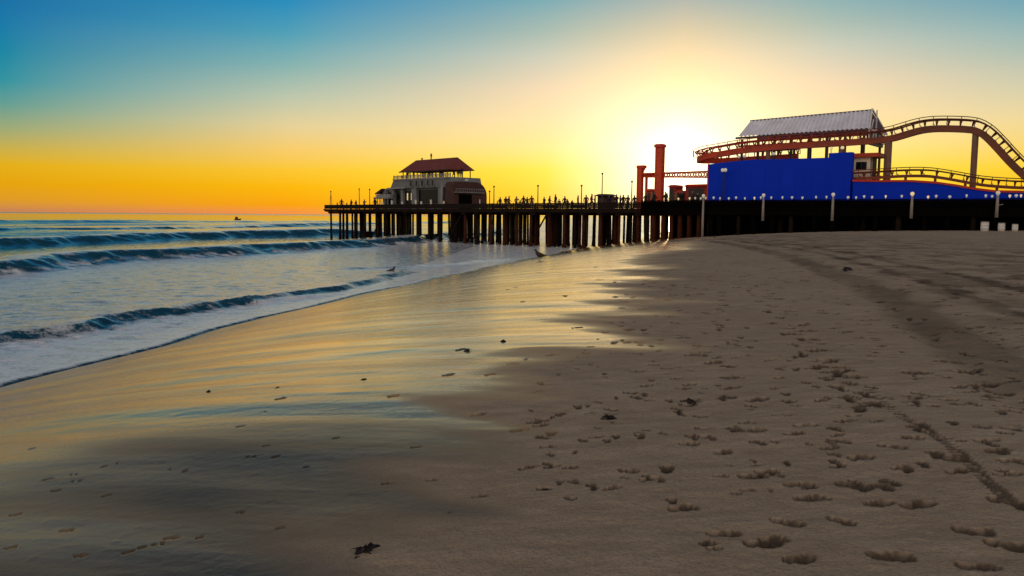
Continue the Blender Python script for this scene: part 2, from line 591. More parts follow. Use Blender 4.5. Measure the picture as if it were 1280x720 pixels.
aw, ac, ap = attr(nt, 'wet'), attr(nt, 'churn'), attr(nt, 'print')
n1 = noise(nt, tc, 0.35, 4, .6)
n2 = noise(nt, tc, 2.6, 5, .6, (1, 2.2, 1))
n3 = noise(nt, tc, 60, 2, .7)
sx_ = N(nt, 'ShaderNodeSeparateXYZ')
nt.links.new(tc, sx_.inputs[0])
cx_ = N(nt, 'ShaderNodeCombineXYZ')
nt.links.new(sx_.outputs[0], cx_.inputs[0])
nt.links.new(math_(nt, 'MULTIPLY_ADD', sx_.outputs[0], .38, sx_.outputs[1]), cx_.inputs[1])
ns = noise(nt, cx_.outputs[0], 1.0, 5, .62, (0.22, 1.7, 1))
nb = noise(nt, cx_.outputs[0], .5, 3, .55, (0.35, 1.2, 1))
drycol = mixc(nt, maprange(nt, n2, .3, .7), (0.345, 0.262, 0.180, 1), (0.49, 0.382, 0.272, 1))
drycol = mixc(nt, math_(nt, 'MULTIPLY', maprange(nt, n1, .35, .65), .35), drycol, (0.29, 0.213, 0.142, 1))
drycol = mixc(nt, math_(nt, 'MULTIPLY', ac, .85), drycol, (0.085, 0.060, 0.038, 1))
drycol = mixc(nt, math_(nt, 'MULTIPLY', ap, .85), drycol, (0.05, 0.036, 0.025, 1))  # shade of the footprint hollows painted in as darker sand
drycol = mixc(nt, math_(nt, 'MULTIPLY', maprange(nt, n3, .45, .72), .42), drycol, (0.12, 0.09, 0.07, 1))
wetcol = mixc(nt, maprange(nt, ns, .35, .65), (0.30, 0.195, 0.085, 1), (0.56, 0.36, 0.15, 1))  # gold tint painting in the low sky's reflection
aglow = attr(nt, 'sunglow')
wetcol = mixc(nt, math_(nt, 'MULTIPLY', aglow, .85), wetcol, (1.0, 0.64, 0.29, 1))  # sun glow painted into the wet sand as gold colour
wetcol = mixc(nt, math_(nt, 'MULTIPLY', math_(nt, 'SUBTRACT', 1.0, attr(nt, 'far_sheen')), 1.0), wetcol, (0.036, 0.035, 0.030, 1))  # near wet sand darkened, painting in the dark high sky's reflection
nt.links.new(mixc(nt, maprange(nt, aw, .3, 1.0), drycol, wetcol), bs.inputs['Base Color'])
wr = math_(nt, 'ADD', maprange(nt, ns, .36, .64, .15, .27), math_(nt, 'MULTIPLY_ADD', math_(nt, 'SUBTRACT', 1.0, attr(nt, 'far_sheen')), .26, math_(nt, 'MULTIPLY', aglow, .03)))
rough = N(nt, 'ShaderNodeMix')
setin(nt, rough.inputs[0], maprange(nt, aw, .3, .95))
setin(nt, rough.inputs[2], .95)
setin(nt, rough.inputs[3], wr)
nt.links.new(rough.outputs[0], bs.inputs['Roughness'])
bs.inputs['IOR'].default_value = 1.38
nt.links.new(math_(nt, 'MULTIPLY', maprange(nt, aw, .5, 1.0), math_(nt, 'MULTIPLY', attr(nt, 'far_sheen'), math_(nt, 'MULTIPLY_ADD', aglow, .6, math_(nt, 'MULTIPLY_ADD', maprange(nt, nb, .35, .65), .25, .32)))), bs.inputs['Metallic'])
nt.links.new(maprange(nt, aw, .2, .75, .10, .6), bs.inputs['Specular IOR Level'])
bp = N(nt, 'ShaderNodeBump')
bp.inputs['Distance'].default_value = 0.02
nt.links.new(math_(nt, 'ADD', maprange(nt, aw, 0, 1, .9, .10), math_(nt, 'MULTIPLY', math_(nt, 'SUBTRACT', 1.0, attr(nt, 'far_sheen')), math_(nt, 'MULTIPLY', aw, .2))), bp.inputs['Strength'])
hh = math_(nt, 'ADD', math_(nt, 'MULTIPLY', n3, .35), math_(nt, 'ADD', n2, noise(nt, tc, 14, 3, .6)))
nt.links.new(hh, bp.inputs['Height'])
nt.links.new(bp.outputs[0], bs.inputs['Normal'])
sand = mesh_np('sand', np.stack([X, Y, Z], -1).reshape(-1, 3), F, mat, {'wet': wet, 'churn': churn, 'print': print_shade, 'sunglow': sunglow, 'far_sheen': far_sheen})
sand['kind'] = 'structure'

# ------------------------------------------------------------------ sea
rr2 = np.concatenate([np.geomspace(8, 14, 12)[:-1], np.geomspace(14, 420, 900)[:-1], np.geomspace(420, 40000, 120)])
th2 = np.radians(np.concatenate([np.linspace(-180, -38, 40)[:-1], np.linspace(-38, 16, 900)[:-1], np.linspace(16, 180, 60)]))
X, Y, F = polar(rr2, th2)
R = np.hypot(X, Y)
Dn = -shore_d(X, Y) * 0.966
WZ = np.zeros(X.shape)
foam = np.zeros(X.shape)
face = np.zeros(X.shape)


def crest(pts, z):
    return np.array([[p.x, p.y] for p in [on_z(px, py, z) for px, py in pts]])


waves = [
    # crest line, height, width of back, width of front, foam behind the crest, foam on the face
    ([(-260, 352), (-120, 338), (0, 327), (100, 318), (200, 312.5), (300, 308.5), (440, 301.5), (520, 296), (590, 290), (640, 286)], .85, 7.0, 1.9, .62, .20),
    ([(-260, 312), (0, 299), (120, 295), (200, 292.5), (300, 290), (415, 288.5), (480, 289.5), (528, 292), (580, 295)], .95, 8.0, 2.6, .78, .12),
    ([(-260, 289), (0, 286), (200, 283.5), (330, 281), (440, 279.5), (600, 277)], .8, 14.0, 4.0, .62, .0),
    ([(-260, 278), (0, 276.5), (200, 276.5), (440, 276)], .9, 22, 10, .05, .0),
    ([(-200, 448), (-60, 428), (0, 417), (80, 407), (150, 397), (220, 387), (300, 373.5), (360, 366), (420, 358), (470, 347), (497, 338)], .24, 1.5, .5, .1, .04),
    ([(330, 376), (420, 366.5), (470, 359), (520, 354)], .14, .8, .45, .2, .2),
    ([(440, 335), (540, 331), (640, 323)], .13, 1.0, .6, .2, .2),
]
vis = (R < 2600) & (Dn > -3)
for k, (pts, H, wb, wf, fb, ff) in enumerate(waves):
    P = crest(pts, H * .9)
    sx = np.full(X.shape, 1e4)
    sx[vis] = pl_dist(X[vis], Y[vis], P)          # positive towards the beach
    u = sx + (fbm(X / (3 + 2 * H), Y / (3 + 2 * H), 3, 100 + k) - 0.5) * (1.8 * H + .5) * 2
    ends = 1.0
    hv = H * (0.75 + 0.5 * fbm(X / 14, Y / 14, 2, 200 + k)) * np.where(u > 0, np.exp(-(u / wf) ** 2), np.exp(-(u / wb) ** 2))
    if H > .5:
        hv = hv * sstep(1.0, 16.0, Dn)
    if k == 1:
        hv = hv * (1 - .75 * sstep(-32, -13, X))
    WZ += hv
    foam = np.maximum(foam, fb * np.where(u < 0, np.exp(-(u / (wb * .55)) ** 2), np.exp(-(u / (wf * .5)) ** 2)))
    foam = np.maximum(foam, ff * sstep(-.2, .3, u / wf) * sstep(2.2, 1.0, u / wf))
    if k in (0, 1, 4):
        face = np.maximum(face, sstep(-.1, .3, u / wf) * sstep(2.0, 1.3, u / wf) * (.5 + .7 * fbm(X / 3, Y / 3, 2, 401)))
    if k == 0:
        u1 = u
    if k == 4:
        u0 = u
# open sea swell
far = sstep(90, 200, R)
swd = X * -0.82 + Y * 0.57
WZ += far * 0.5 * np.sin(swd / 7.0 + 4 * fbm(X / 60, Y / 60, 2, 301)) * (0.3 + fbm(X / 40, Y / 40, 2, 311)) * sstep(3500, 500, R)
WZ += far * .22 * (fbm(swd / 4.0, (X * .57 + Y * .82) / 16, 3, 321) - .5) * sstep(2500, 500, R)
# chop
WZ += np.where(R < 300, (fbm(X / 1.1 + Y * .2, Y / .8, 3, 331) - .5) * .09 * sstep(1.0, 7.0, Dn), 0)
WZ += np.where(R < 300, (fbm(X / .35, Y / .28, 2, 341) - .5) * .018 * sstep(2.0, 6.0, Dn), 0)
# broken white water between the big breaker and the beach
inner = sstep(0.8, 2.5, u1) * sstep(0.0, 1.0, Dn)
foam = np.maximum(foam, inner * (.50 + .16 * sstep(14, 1, u1)))
foam = np.maximum(foam, sstep(-26, -6, u1) * sstep(2, -2, u1) * .34)
# the roughed up front of the small wave, left in the frame
lw_ = sstep(-9.5, -12.5, X) * sstep(-2.5, 0.5, u0) * sstep(6, 2, u0)
WZ += lw_ * (fbm(X / .5, Y / .4, 3, 351) - .45) * .12
foam = np.maximum(foam, lw_ * .25)
# thin sheet running up the sand
sheet = sstep(0.6, 1.4, u0) * sstep(0, .4, Dn)
sheet = np.maximum(sheet, sstep(4.5, 2.5, Dn) * sstep(0, .3, Dn))
foam = np.maximum(foam, sheet * .66)
foam = np.maximum(foam, sstep(.9, .5, Dn) * sstep(.22, .4, Dn) * .8)
foam = foam * (1 - .72 * np.clip(face * sstep(.2, .5, fbm(X / 1.6, Y / 1.6, 3, 411)), 0, 1))
edge = sstep(0.0, 0.22, Dn)
WZ = np.where(Dn < 6, WZ * sstep(0.1, 2.0, Dn), WZ) + 0.075 * edge - 0.04
WZ -= R * R / (2 * 6.371e6)

mat, nt, bs = new_mat('sea water')
tc = N(nt, 'ShaderNodeTexCoord').outputs['Object']
af = attr(nt, 'foam')
f1 = noise(nt, tc, .9, 6, .68, (1, 2.0, 1))
f2 = noise(nt, tc, 5.0, 5, .7, (1, 1.6, 1))
lace = N(nt, 'ShaderNodeTexVoronoi', feature='DISTANCE_TO_EDGE')
mp = N(nt, 'ShaderNodeMapping')
mp.inputs[3].default_value = (1.3, 2.2, 1)
wv = N(nt, 'ShaderNodeVectorMath', operation='MULTIPLY_ADD')
nt.links.new(N(nt, 'ShaderNodeTexNoise').outputs['Color'], wv.inputs[0])
wv.inputs[1].default_value = (.8, .8, .8)
nt.links.new(tc, wv.inputs[2])
nt.links.new(wv.outputs[0], mp.inputs[0])
nt.links.new(mp.outputs[0], lace.inputs['Vector'])
lc = maprange(nt, lace.outputs['Distance'], .0, .16, 1.0, 0.0)
tex = math_(nt, 'ADD', math_(nt, 'MULTIPLY', f1, .62), math_(nt, 'MULTIPLY', f2, .38))
tex = math_(nt, 'ADD', tex, math_(nt, 'MULTIPLY', lc, .07))
thr = math_(nt, 'SUBTRACT', 1.0, af)
fm = maprange(nt, math_(nt, 'SUBTRACT', tex, math_(nt, 'MULTIPLY_ADD', thr, .55, .22)), -.10, .13)
fm = math_(nt, 'MULTIPLY', fm, maprange(nt, af, .02, .2))
deep = mixc(nt, maprange(nt, f1, .3, .7), (0.004, 0.050, 0.085, 1), (0.008, 0.085, 0.140, 1))
nt.links.new(mixc(nt, fm, deep, (0.95, 0.94, 0.92, 1)), bs.inputs['Base Color'])
nt.links.new(maprange(nt, fm, 0, 1, .08, .22), bs.inputs['Roughness'])
bs.inputs['IOR'].default_value = 1.333
bp = N(nt, 'ShaderNodeBump')
bp.inputs['Strength'].default_value = .25
bp.inputs['Distance'].default_value = .1
b1 = noise(nt, tc, 1.6, 4, .6, (1, 1.5, 1))
b2 = noise(nt, tc, 7.0, 3, .6, (1, 1.5, 1))
nt.links.new(math_(nt, 'ADD', math_(nt, 'ADD', b1, math_(nt, 'MULTIPLY', b2, .25)), math_(nt, 'MULTIPLY', fm, .15)), bp.inputs['Height'])
nt.links.new(bp.outputs[0], bs.inputs['Normal'])
sea = mesh_np('sea', np.stack([X, Y, WZ], -1).reshape(-1, 3), F, mat, {'foam': foam})
sea['kind'] = 'structure'

# ------------------------------------------------------------------ far pier
A = Vector((-34.6, 150.0, 0))                 # seaward end of the near edge
B = Vector((15.3, 96.1, 0))                   # where the amusement deck begins
PU = (B - A).normalized()
PV_ = Vector((-PU.y, PU.x, 0))
PLEN = (B - A).length
ang_p = math.atan2(PU.y, PU.x)
PW = 11.0
DK = 5.10                                     # deck level
pier = thing('pier', 'long dark timber pier on round piles reaching from the beach into the sea', 'pier', A, ang_p)
mb = MB()
mb.slab([(-.9, .8), (-.2, 0), (PLEN, 0), (PLEN, PW), (0, PW), (-.9, PW - 1)], DK - .16, DK)
for y in (0.25, PW * .33, PW * .66, PW - .3):
    mb.box(-.1, PLEN, y - .18, y + .18, DK - .48, DK - .163)
mb.build('deck', M['deck'], pier)
mb = MB()
mb.prism([(-.95, DK - .05), (-.2, DK - .42), (PLEN, DK - .42), (PLEN, DK + .04), (-.95, DK + .04)], -.12, -.003)
mb.build('fascia', M['timber'], pier)


def railing(mb, x0, x1, y, z0, h, step=.22, post=2.2, pk=.045):
    mb.box(x0, x1, y - .06, y + .06, z0 + h - .09, z0 + h)
    mb.box(x0, x1, y - .025, y + .025, z0 + h * .55, z0 + h * .55 + .08)
    mb.box(x0, x1, y - .025, y + .025, z0 + .1, z0 + .2)
    n = int((x1 - x0) / post)
    for i in range(n + 1):
        x = x0 + (x1 - x0) * i / n
        mb.box(x - .06, x + .06, y - .05, y + .05, z0, z0 + h + .05)
    n = int((x1 - x0) / step)
    for i in range(n):
        x = x0 + (x1 - x0) * (i + .5) / n
        mb.box(x - pk, x + pk, y - .018, y + .018, z0 + .2, z0 + h - .09)


mb = MB()
railing(mb, -.7, PLEN, .1, DK + .003, .82, .2, 2.2, .075)
mb.build('railing', M['rail'], pier)
mb = MB()
railing(mb, -.7, PLEN, PW - .1, DK + .003, .82)
mb.build('railing', M['rail'], pier)


def pile(parent, x, y, zb, zt, r, mat=None, lean=0):
    mb = MB()
    mb.tube([(x + lean, y, zb), (x + lean * .5, y, (zb + zt) / 2), (x, y, zt)], [r * 1.08, r, r * .95], 10)
    mb.lathe([(r * 1.25, 0), (r * 1.3, .5), (r * 1.1, .9)], (x + lean * .8, y, max(zb, -.3)), 10)
    return mb.build('pile', mat or M['timber'], parent, smooth=True)


n_b = 25
cnt = 0
for i in range(n_b):
    x = .7 + (PLEN - 1.6) * i / (n_b - 1)
    for j, y in enumerate((.45, 2.8, 6.1, PW - .5)):
        xx = x + random.uniform(-.45, .45) + j * .8
        w = A + PU * xx + PV_ * y
        zb = float(sand_z(np.array([w.x]), np.array([w.y]))[0]) - .6
        pile(pier, xx, y, max(zb, -3.0), DK - .48, random.uniform(.17, .24), M['glarepile'] if xx > PLEN * random.uniform(.5, .75) else None, lean=random.uniform(-.12, .12))
        cnt += 1
    mb = MB()
    mb.box(x - .2, x + .7, .1, PW - .1, DK - .80, DK - .483)
    mb.build('cross_beam', M['timber'], pier)
for i in (5, 12, 18):                            # diagonal braces between bents
    x = .55 + (PLEN - 1.2) * i / (n_b - 1)
    mb = MB()
    mb.bar((x, .12, .8), (x + 2.6, .12, DK - .9), .12, .2)
    mb.build('brace', M['timber'], pier)
mb = MB()
for k in range(96):
    xx = PLEN * random.random() ** .62
    y = random.uniform(.9, PW - .9)
    w = A + PU * xx + PV_ * y
    zb = max(float(sand_z(np.array([w.x]), np.array([w.y]))[0]) - .6, -3.0)
    r_ = random.uniform(.14, .2)
    mb.tube([(xx + random.uniform(-.2, .2), y, zb), (xx, y, DK - .2)], [r_ * 1.08, r_ * .95], 8)
o_ = mb.build('pile', M['timber'], pier, smooth=True)
o_['kind'] = 'stuff'
mb = MB()
mb.box(11.9, 13.4, -.1, 1.4, -.6, 1.1)
mb.box(11.7, 13.6, -.25, 1.5, 1.1, 1.25)
mb.build('fender', M['timber'], pier)

# ------------------------------------------------------------------ amusement deck
F0 = Vector((20.6, 91.0, 0))
AU = Vector((25.3, -20.0, 0)).normalized()
AV = Vector((-AU.y, AU.x, 0))
ang_a = math.atan2(AU.y, AU.x)
T0, T1 = -6.9, 58.0
AW = 34.0
AD = 5.2
RT = 6.10


def loc(px, py, v):
    """(t, z) on the upright plane standing v metres behind the front edge of the amusement deck"""
    d = ray(px, py)
    k = ((F0 + AV * v) - CAM).dot(AV) / d.dot(AV)
    p = CAM + d * k
    return (p - F0).dot(AU), p.z


plat = thing('amusement_deck', 'broad black deck on piles carrying the blue walls, strung with small lamps', 'pier deck', F0, ang_a)
mb = MB()
mb.box(T0, T1, 0, AW, AD - .25, AD)
mb.build('deck', M['deck'], plat)
mb = MB()
mb.box(T0, T1, -.16, -.003, AD - .75, AD + .05)
mb.box(T0, T1, -.22, -.163, AD - .2, AD - .05)
mb.build('fascia', M['pitch'], plat)
mb = MB()
railing(mb, T0, T1, .12, AD + .003, RT - AD, .17)
mb.build('railing', M['pitch'], plat)
mb = MB()
mb.box(T0 + .05, T1, .18, .24, AD + .003, RT - .12)
mb.build('railing_boarding', M['pitch'], plat)
mb = MB()                                       # black boards added for the deep shade below the deck, behind the first piles
x = -4.4
while x < T1:
    w = random.uniform(.24, .32)
    mb.box(x, x + w - .02, 3.4 + random.uniform(0, .06), 3.55, 1.4, AD - .26)
    x += w
mb.build('shade_boards', M['pitch'], plat)
mb = MB()
mb.box(T0, T1, AW - .5, AW, .4, AD - .26)
mb.build('added_back_wall', M['pitch'], plat)  # wall added at the back to shut out sky light below the deck
for row, (y, st) in enumerate(((.35, 2.05), (1.9, 2.9), (7.5, 1.6), (13, 1.7))):
    x = T0 + .4 + row * .35
    lim = 30 if row < 2 else 4.0
    while x < lim:
        w = F0 + AU * x + AV * y
        zb = float(sand_z(np.array([w.x]), np.array([w.y]))[0]) - .7
        mt = (M['glarepile'] if random.random() < .75 else M['timber']) if x < 1.5 else (M['timber'] if random.random() < .3 else M['pitch'])
        pile(plat, x + random.uniform(-.25, .25), y, zb, AD - .26, random.uniform(.2, .28), mt)
        x += st if x > 2.5 else min(st, 1.15)
for y in (.35, 1.9, 7.5, 13):
    mb = MB()
    mb.box(T0, T1 if y < 3 else 4.0, y - .15, y + .15, AD - .62, AD - .253)
    mb.build('cap_beam', M['pitch'], plat)
# small lamps along the railing
bulb_px = [835, 848, 862, 869, 876, 882, 892, 900, 911, 920, 931, 943, 951, 964, 978, 990, 1003, 1020, 1033, 1060, 1070, 1080, 1090, 1107, 1127, 1160, 1170, 1187, 1208, 1232, 1240, 1262, 1270, 1276]
for px in bulb_px:
    t, z = loc(px, 249, .12)
    s = random.uniform(.6, 1.0)
    mb = MB()
    mb.lathe([(.03, 0), (.035, .07), (.10 * s, .10), (.14 * s, .18), (.12 * s, .27), (.05, .31)], (t, .12, RT + .03 + random.uniform(-.05, .05)), 8)
    mb.build('bulb', M['lamp'] if random.random() < .8 else M['warmlamp'], plat, smooth=True)

# lamp posts bracketed on the front of the deck
lampn = 0
for px, yt, yb, lab in [(879, 256, 291, 'tall grey lamp post reaching the sand, left of the tall blue wall'),
                        (954, 258, 276, 'grey lamp post on the black deck front below the tall blue wall\'s middle'),
                        (1041, 256, 276, 'grey lamp post on the deck front below the tall blue wall\'s step'),
                        (1140, 251, 273, 'yellowish globe lamp post on the deck front below the low coaster track'),
                        (1247, 249, 272, 'grey lamp post with side arm on the deck front above white barrels')]:
    t, zt = loc(px, yt, -.45)
    _, zb = loc(px, yb, -.45)
    base = F0 + AU * t + AV * -.45
    if px == 879:
        zb = float(sand_z(np.array([base.x]), np.array([base.y]))[0]) - .2
    lp = thing('lamp_post', lab, 'lamp post', (base.x, base.y, zb), ang_a)
    L = max(zt - zb, RT + .25 - zb)
    MB().tube([(0, 0, 0), (0, 0, L * .5), (0, 0, L)], [.15, .13, .10], 10).build('pole', M['pole'], lp, smooth=True)
    MB().lathe([(.07, 0), (.09, .05), (.15, .12), (.19, .23), (.15, .34), (.06, .4)], (0, 0, L), 12).build('globe', M['warmlamp'] if px == 1140 else M['lamp'], lp, smooth=True)
    mb = MB()
    if px != 879:
        mb.box(-.05, .05, .03, .28, L * .35, L * .35 + .1)
        mb.box(-.05, .05, .03, .28, .15, .25)
    else:
        mb.box(-.05, .05, .03, .28, L - 1.2, L - 1.1)
    mb.build('bracket', M['darkmetal'], lp)
    if px == 1247:
        MB().bar((0, 0, L * .55), (.45, 0, L * .6), .06).build('side_arm', M['pole'], lp)

# tall blue wall
V_W = 3.0


def wall_thing(name, label, cat, pts_top, px0, px1, mat, v, th_, zb=AD + .004):
    t0, _ = loc(px0, 240, v)
    o = thing(name, label, cat, F0 + AU * t0 + AV * v + Vector((0, 0, zb)), ang_a)
    return o, t0


bw, t00 = wall_thing('blue_wall', 'tall blue boarded wall stepping up at its right end, under the coaster station', 'wall', None, 885, 1065, None, V_W, .3)
tops = [loc(px, py, V_W) for px, py in [(885, 205.5), (905, 203), (940, 199.5), (990, 198.5), (1036, 197)]]
tR, zR = loc(1036, 191.5, V_W)
tE, zE = loc(1065, 190, V_W)
mb = MB()
base = AD + .004
poly = [(tops[0][0] - t00, 0)] + [(tops[-1][0] - t00, 0)] + [(t - t00, z - base) for t, z in reversed(tops)]
mb.prism(poly, 0, 9.0)
mb.build('wall_panel', M['blue'], bw)
mb = MB()
mb.prism([(tops[-1][0] - t00 + .02, 0), (tE - t00, 0), (tE - t00, zE - base), (tR - t00 + .02, zR - base)], -.06, .9)
mb.build('end_panel', M['blue'], bw)
mb = MB()
for k in range(1, 8):                          # cover strips between the sheets
    t = (tops[0][0] - t00) + (tops[-1][0] - tops[0][0]) * k / 8
    mb.box(t - .03, t + .03, -.022, -.002, .05, 4.2)
mb.build('cover_strip', M['blue'], bw)
mb = MB()
mb.box(-.14, -.003, -.05, 9.0, 0, tops[0][1] - base + .05)
mb.build('side_board', M['track'], bw)

# low blue wall that carries the lower track
V_L = 3.05
t0L, _ = loc(1065.8, 230, V_L)
lowtop = [loc(px, py, V_L) for px, py in [(1065.8, 227), (1100, 227.5), (1140, 227.5), (1170, 229.5), (1195, 233), (1217, 237), (1245, 240.5), (1280, 241), (1340, 241), (1420, 239)]]
lo = thing('low_blue_wall', 'low blue wall with red coping, right of the tall blue wall', 'wall', F0 + AU * t0L + AV * V_L + Vector((0, 0, base)), ang_a)
mb = MB()
mb.prism([(0.01, 0), (lowtop[-1][0] - t0L, 0)] + [(t - t0L + (.01 if i == 0 else 0), z - base) for i, (t, z) in reversed(list(enumerate(lowtop)))], 0, 2.2)
mb.build('wall_panel', M['blue'], lo)
mb = MB()
for (ta, za), (tb, zb_) in zip(lowtop[:-1], lowtop[1:]):
    p = [(ta - t0L, za - base), (tb - t0L, zb_ - base)]
    mb.hexa([(p[0][0], -.1, p[0][1] + .003), (p[1][0], -.1, p[1][1] + .003), (p[1][0], 2.3, p[1][1] + .003), (p[0][0], 2.3, p[0][1] + .003),
             (p[0][0], -.1, p[0][1] + .2), (p[1][0], -.1, p[1][1] + .2), (p[1][0], 2.3, p[1][1] + .2), (p[0][0], 2.3, p[0][1] + .2)])
mb.build('coping', M['redpaint'], lo)

# lamp post in front of the blue wall
t, zt = loc(905, 215, 2.2)
p0 = F0 + AU * t + AV * 2.2
lp = thing('lamp_post', 'dark lamp post with white double lantern before the tall blue wall\'s left end', 'lamp post', (p0.x, p0.y, AD + .004), ang_a)
L = zt - AD
MB().tube([(0, 0, 0), (0, 0, .4), (0, 0, L)], [.16, .10, .08], 10).build('pole', M['navy'] if 'navy' in M else M['cloth_navy'], lp, smooth=True)
for s in (-.17, .17):
    MB().lathe([(.05, -.02), (.15, .04), (.2, .18), (.15, .34), (.05, .40)], (s, 0, L + .02), 10).build('lantern', M['lamp'], lp, smooth=True)
MB().bar((-.25, 0, L - .02), (.25, 0, L - .02), .07).build('cross_arm', M['darkmetal'], lp)


# ------------------------------------------------------------------ roller coaster tracks
def smooth_path(P, n=6):
    P = [Vector(p) for p in P]
    out = []
    for i in range(len(P) - 1):
        p0 = P[max(i - 1, 0)]
        p1, p2 = P[i], P[i + 1]
        p3 = P[min(i + 2, len(P) - 1)]
        for k in range(n):
            t = k / n
            out.append(.5 * ((2 * p1) + (p2 - p0) * t + (2 * p0 - 5 * p1 + 4 * p2 - p3) * t * t + (3 * p1 - p0 - 3 * p2 + p3) * t ** 3))
    out.append(P[-1])
    return out


def resample(P, step):
    out = [P[0].copy()]
    acc = 0
    for a, b in zip(P[:-1], P[1:]):
        L = (b - a).length
        while acc + L >= step:
            k = (step - acc) / L
            a = a.lerp(b, k)
            out.append(a.copy())
            L = (b - a).length
            acc = 0
        acc += L
    return out


def frames(P):
    fr = []
    for i, p in enumerate(P):
        d = (P[min(i + 1, len(P) - 1)] - P[max(i - 1, 0)]).normalized()
        s = d.cross(Vector((0, 0, 1))).normalized()
        fr.append((p, d, s, s.cross(d).normalized()))
    return fr


def make_track(root, P, spine_w, spine_h, gap, gauge, tie_step, rail_r, tie_top=True, handrail=0):
    """box spine below, two rails above it on V shaped ties"""
    fr = frames(resample(P, .5))
    if spine_w:
        vs, fs = [], []
        for p, d, s, u in fr:
            for a, b in ((-1, -1), (1, -1), (1, 0), (-1, 0)):
                vs.append(p + s * (a * spine_w / 2) + u * (b * spine_h if b else 0))
        for i in range(len(fr) - 1):
            for k in range(4):
                k2 = (k + 1) % 4
                fs.append((i * 4 + k, i * 4 + k2, i * 4 + 4 + k2, i * 4 + 4 + k))
        fs += [(0, 1, 2, 3), tuple(len(vs) - 4 + q for q in (3, 2, 1, 0))]
        mb = MB()
        mb.add(vs, fs)
        mb.build('spine', M['spine'], root)
    for sd in (-1, 1):
        MB().tube([p + u * gap + s * (sd * gauge / 2) for p, d, s, u in fr], rail_r, 6).build('rail', M['track'], root)
    for p, d, s, u in frames(resample(P, tie_step)):
        mb = MB()
        a = p + u * gap + s * (gauge / 2)
        b = p + u * gap - s * (gauge / 2)
        mb.bar(p + u * .02, a, .10, .12)
        mb.bar(p + u * .02, b, .10, .12)
        mb.bar(a - u * .02, b - u * .02, .11, .09)
        mb.build('tie', M['track'], root)
    if handrail:
        hf = frames(resample(P, 1.2))
        mb = MB()
        mb.tube([p + u * (gap + handrail) + s * (gauge / 2 + .35) for p, d, s, u in fr], .045, 5)
        for p, d, s, u in hf:
            mb.bar(p + u * .05 + s * (gauge / 2 + .35), p + u * (gap + handrail) + s * (gauge / 2 + .35), .06)
            mb.bar(p + u * .05 + s * (spine_w / 2 - .02), p + u * .05 + s * (gauge / 2 + .38), .07)
        mb.build('walkway_rail', M['track'], root)


V_T = 6.5


def tpt(px, py, v):
    t, z = loc(px, py, v)
    return Vector((t, v, z))


# upper track: top of the box spine
up_px = [(873, 195.5), (886, 192), (905, 188.5), (930, 184.5), (965, 181), (1000, 178.5), (1040, 176), (1075, 173.5), (1100, 171.5), (1118, 168.5), (1135, 163.5), (1152, 159), (1170, 157), (1192, 157), (1212, 158), (1224, 160.5), (1236, 168), (1250, 182), (1264, 197.5), (1280, 213), (1300, 229)]
Pu = [tpt(px, py, V_T) for px, py in up_px]
l0 = Pu[0]
head = [Vector((l0.x + 9, V_T + 8.5, l0.z + .5)), Vector((l0.x + 5, V_T + 8.3, l0.z + .4)), Vector((l0.x + 1.2, V_T + 6.6, l0.z + .2)), Vector((l0.x - .6, V_T + 3.6, l0.z)), Vector((l0.x - .5, V_T + 1.4, l0.z))]
tail = [Vector((Pu[-1].x + 1.8, V_T, Pu[-1].z - 1.0)), Vector((Pu[-1].x + 4.5, V_T, Pu[-1].z - 1.5)), Vector((Pu[-1].x + 9, V_T + 1, Pu[-1].z - 1.0))]
rc = thing('roller_coaster', 'high brown red coaster track humping right of the station and diving at right', 'roller coaster', F0, ang_a)
make_track(rc, smooth_path(head + Pu[1:] + tail), 0.70, .64, .58, 1.05, 1.05, .085, handrail=.25)
for px, top, bot, w in [(1110.5, 180, 218, .74), (1219.5, 167, 246, .58), (1052, 186, 200, .6), (960, 192, 200, .5)]:
    t, zt = loc(px, top, V_T)
    mb = MB()
    mb.tube([(t, V_T, AD + .004), (t, V_T, zt + .3)], w / 2, 14)
    mb.box(t - w * .75, t + w * .75, V_T - w * .75, V_T + w * .75, AD + .006, AD + .12)
    mb.build('column', M['column'], rc, smooth=False)
# lower track on the low wall
lc_px = [(1062, 222), (1085, 221), (1110, 219.5), (1135, 218.3), (1160, 218.5), (1180, 221), (1200, 224.5), (1225, 229), (1250, 231.5), (1280, 233), (1320, 233), (1380, 231)]
Pl = [tpt(px, py, 4.2) for px, py in lc_px]
rc2 = thing('roller_coaster_track', 'low coaster track running along the red coping of the low blue wall', 'roller coaster', F0, ang_a)
make_track(rc2, smooth_path([Vector((Pl[0].x - 1.2, 4.6, Pl[0].z))] + Pl), .3, .28, .45, 1.1, 1.35, .075, handrail=.22)
mb = MB()
for p in resample(smooth_path(Pl), 2.7):
    tw = p.x
    zl = float(np.interp(tw, [a for a, b in lowtop], [b for a, b in lowtop])) + .2
    if p.z - .25 > zl:
        mb.box(tw - .11, tw + .11, 4.1, 4.3, zl, p.z - .2)
if mb.v:
    mb.build('support_post', M['track'], rc2)

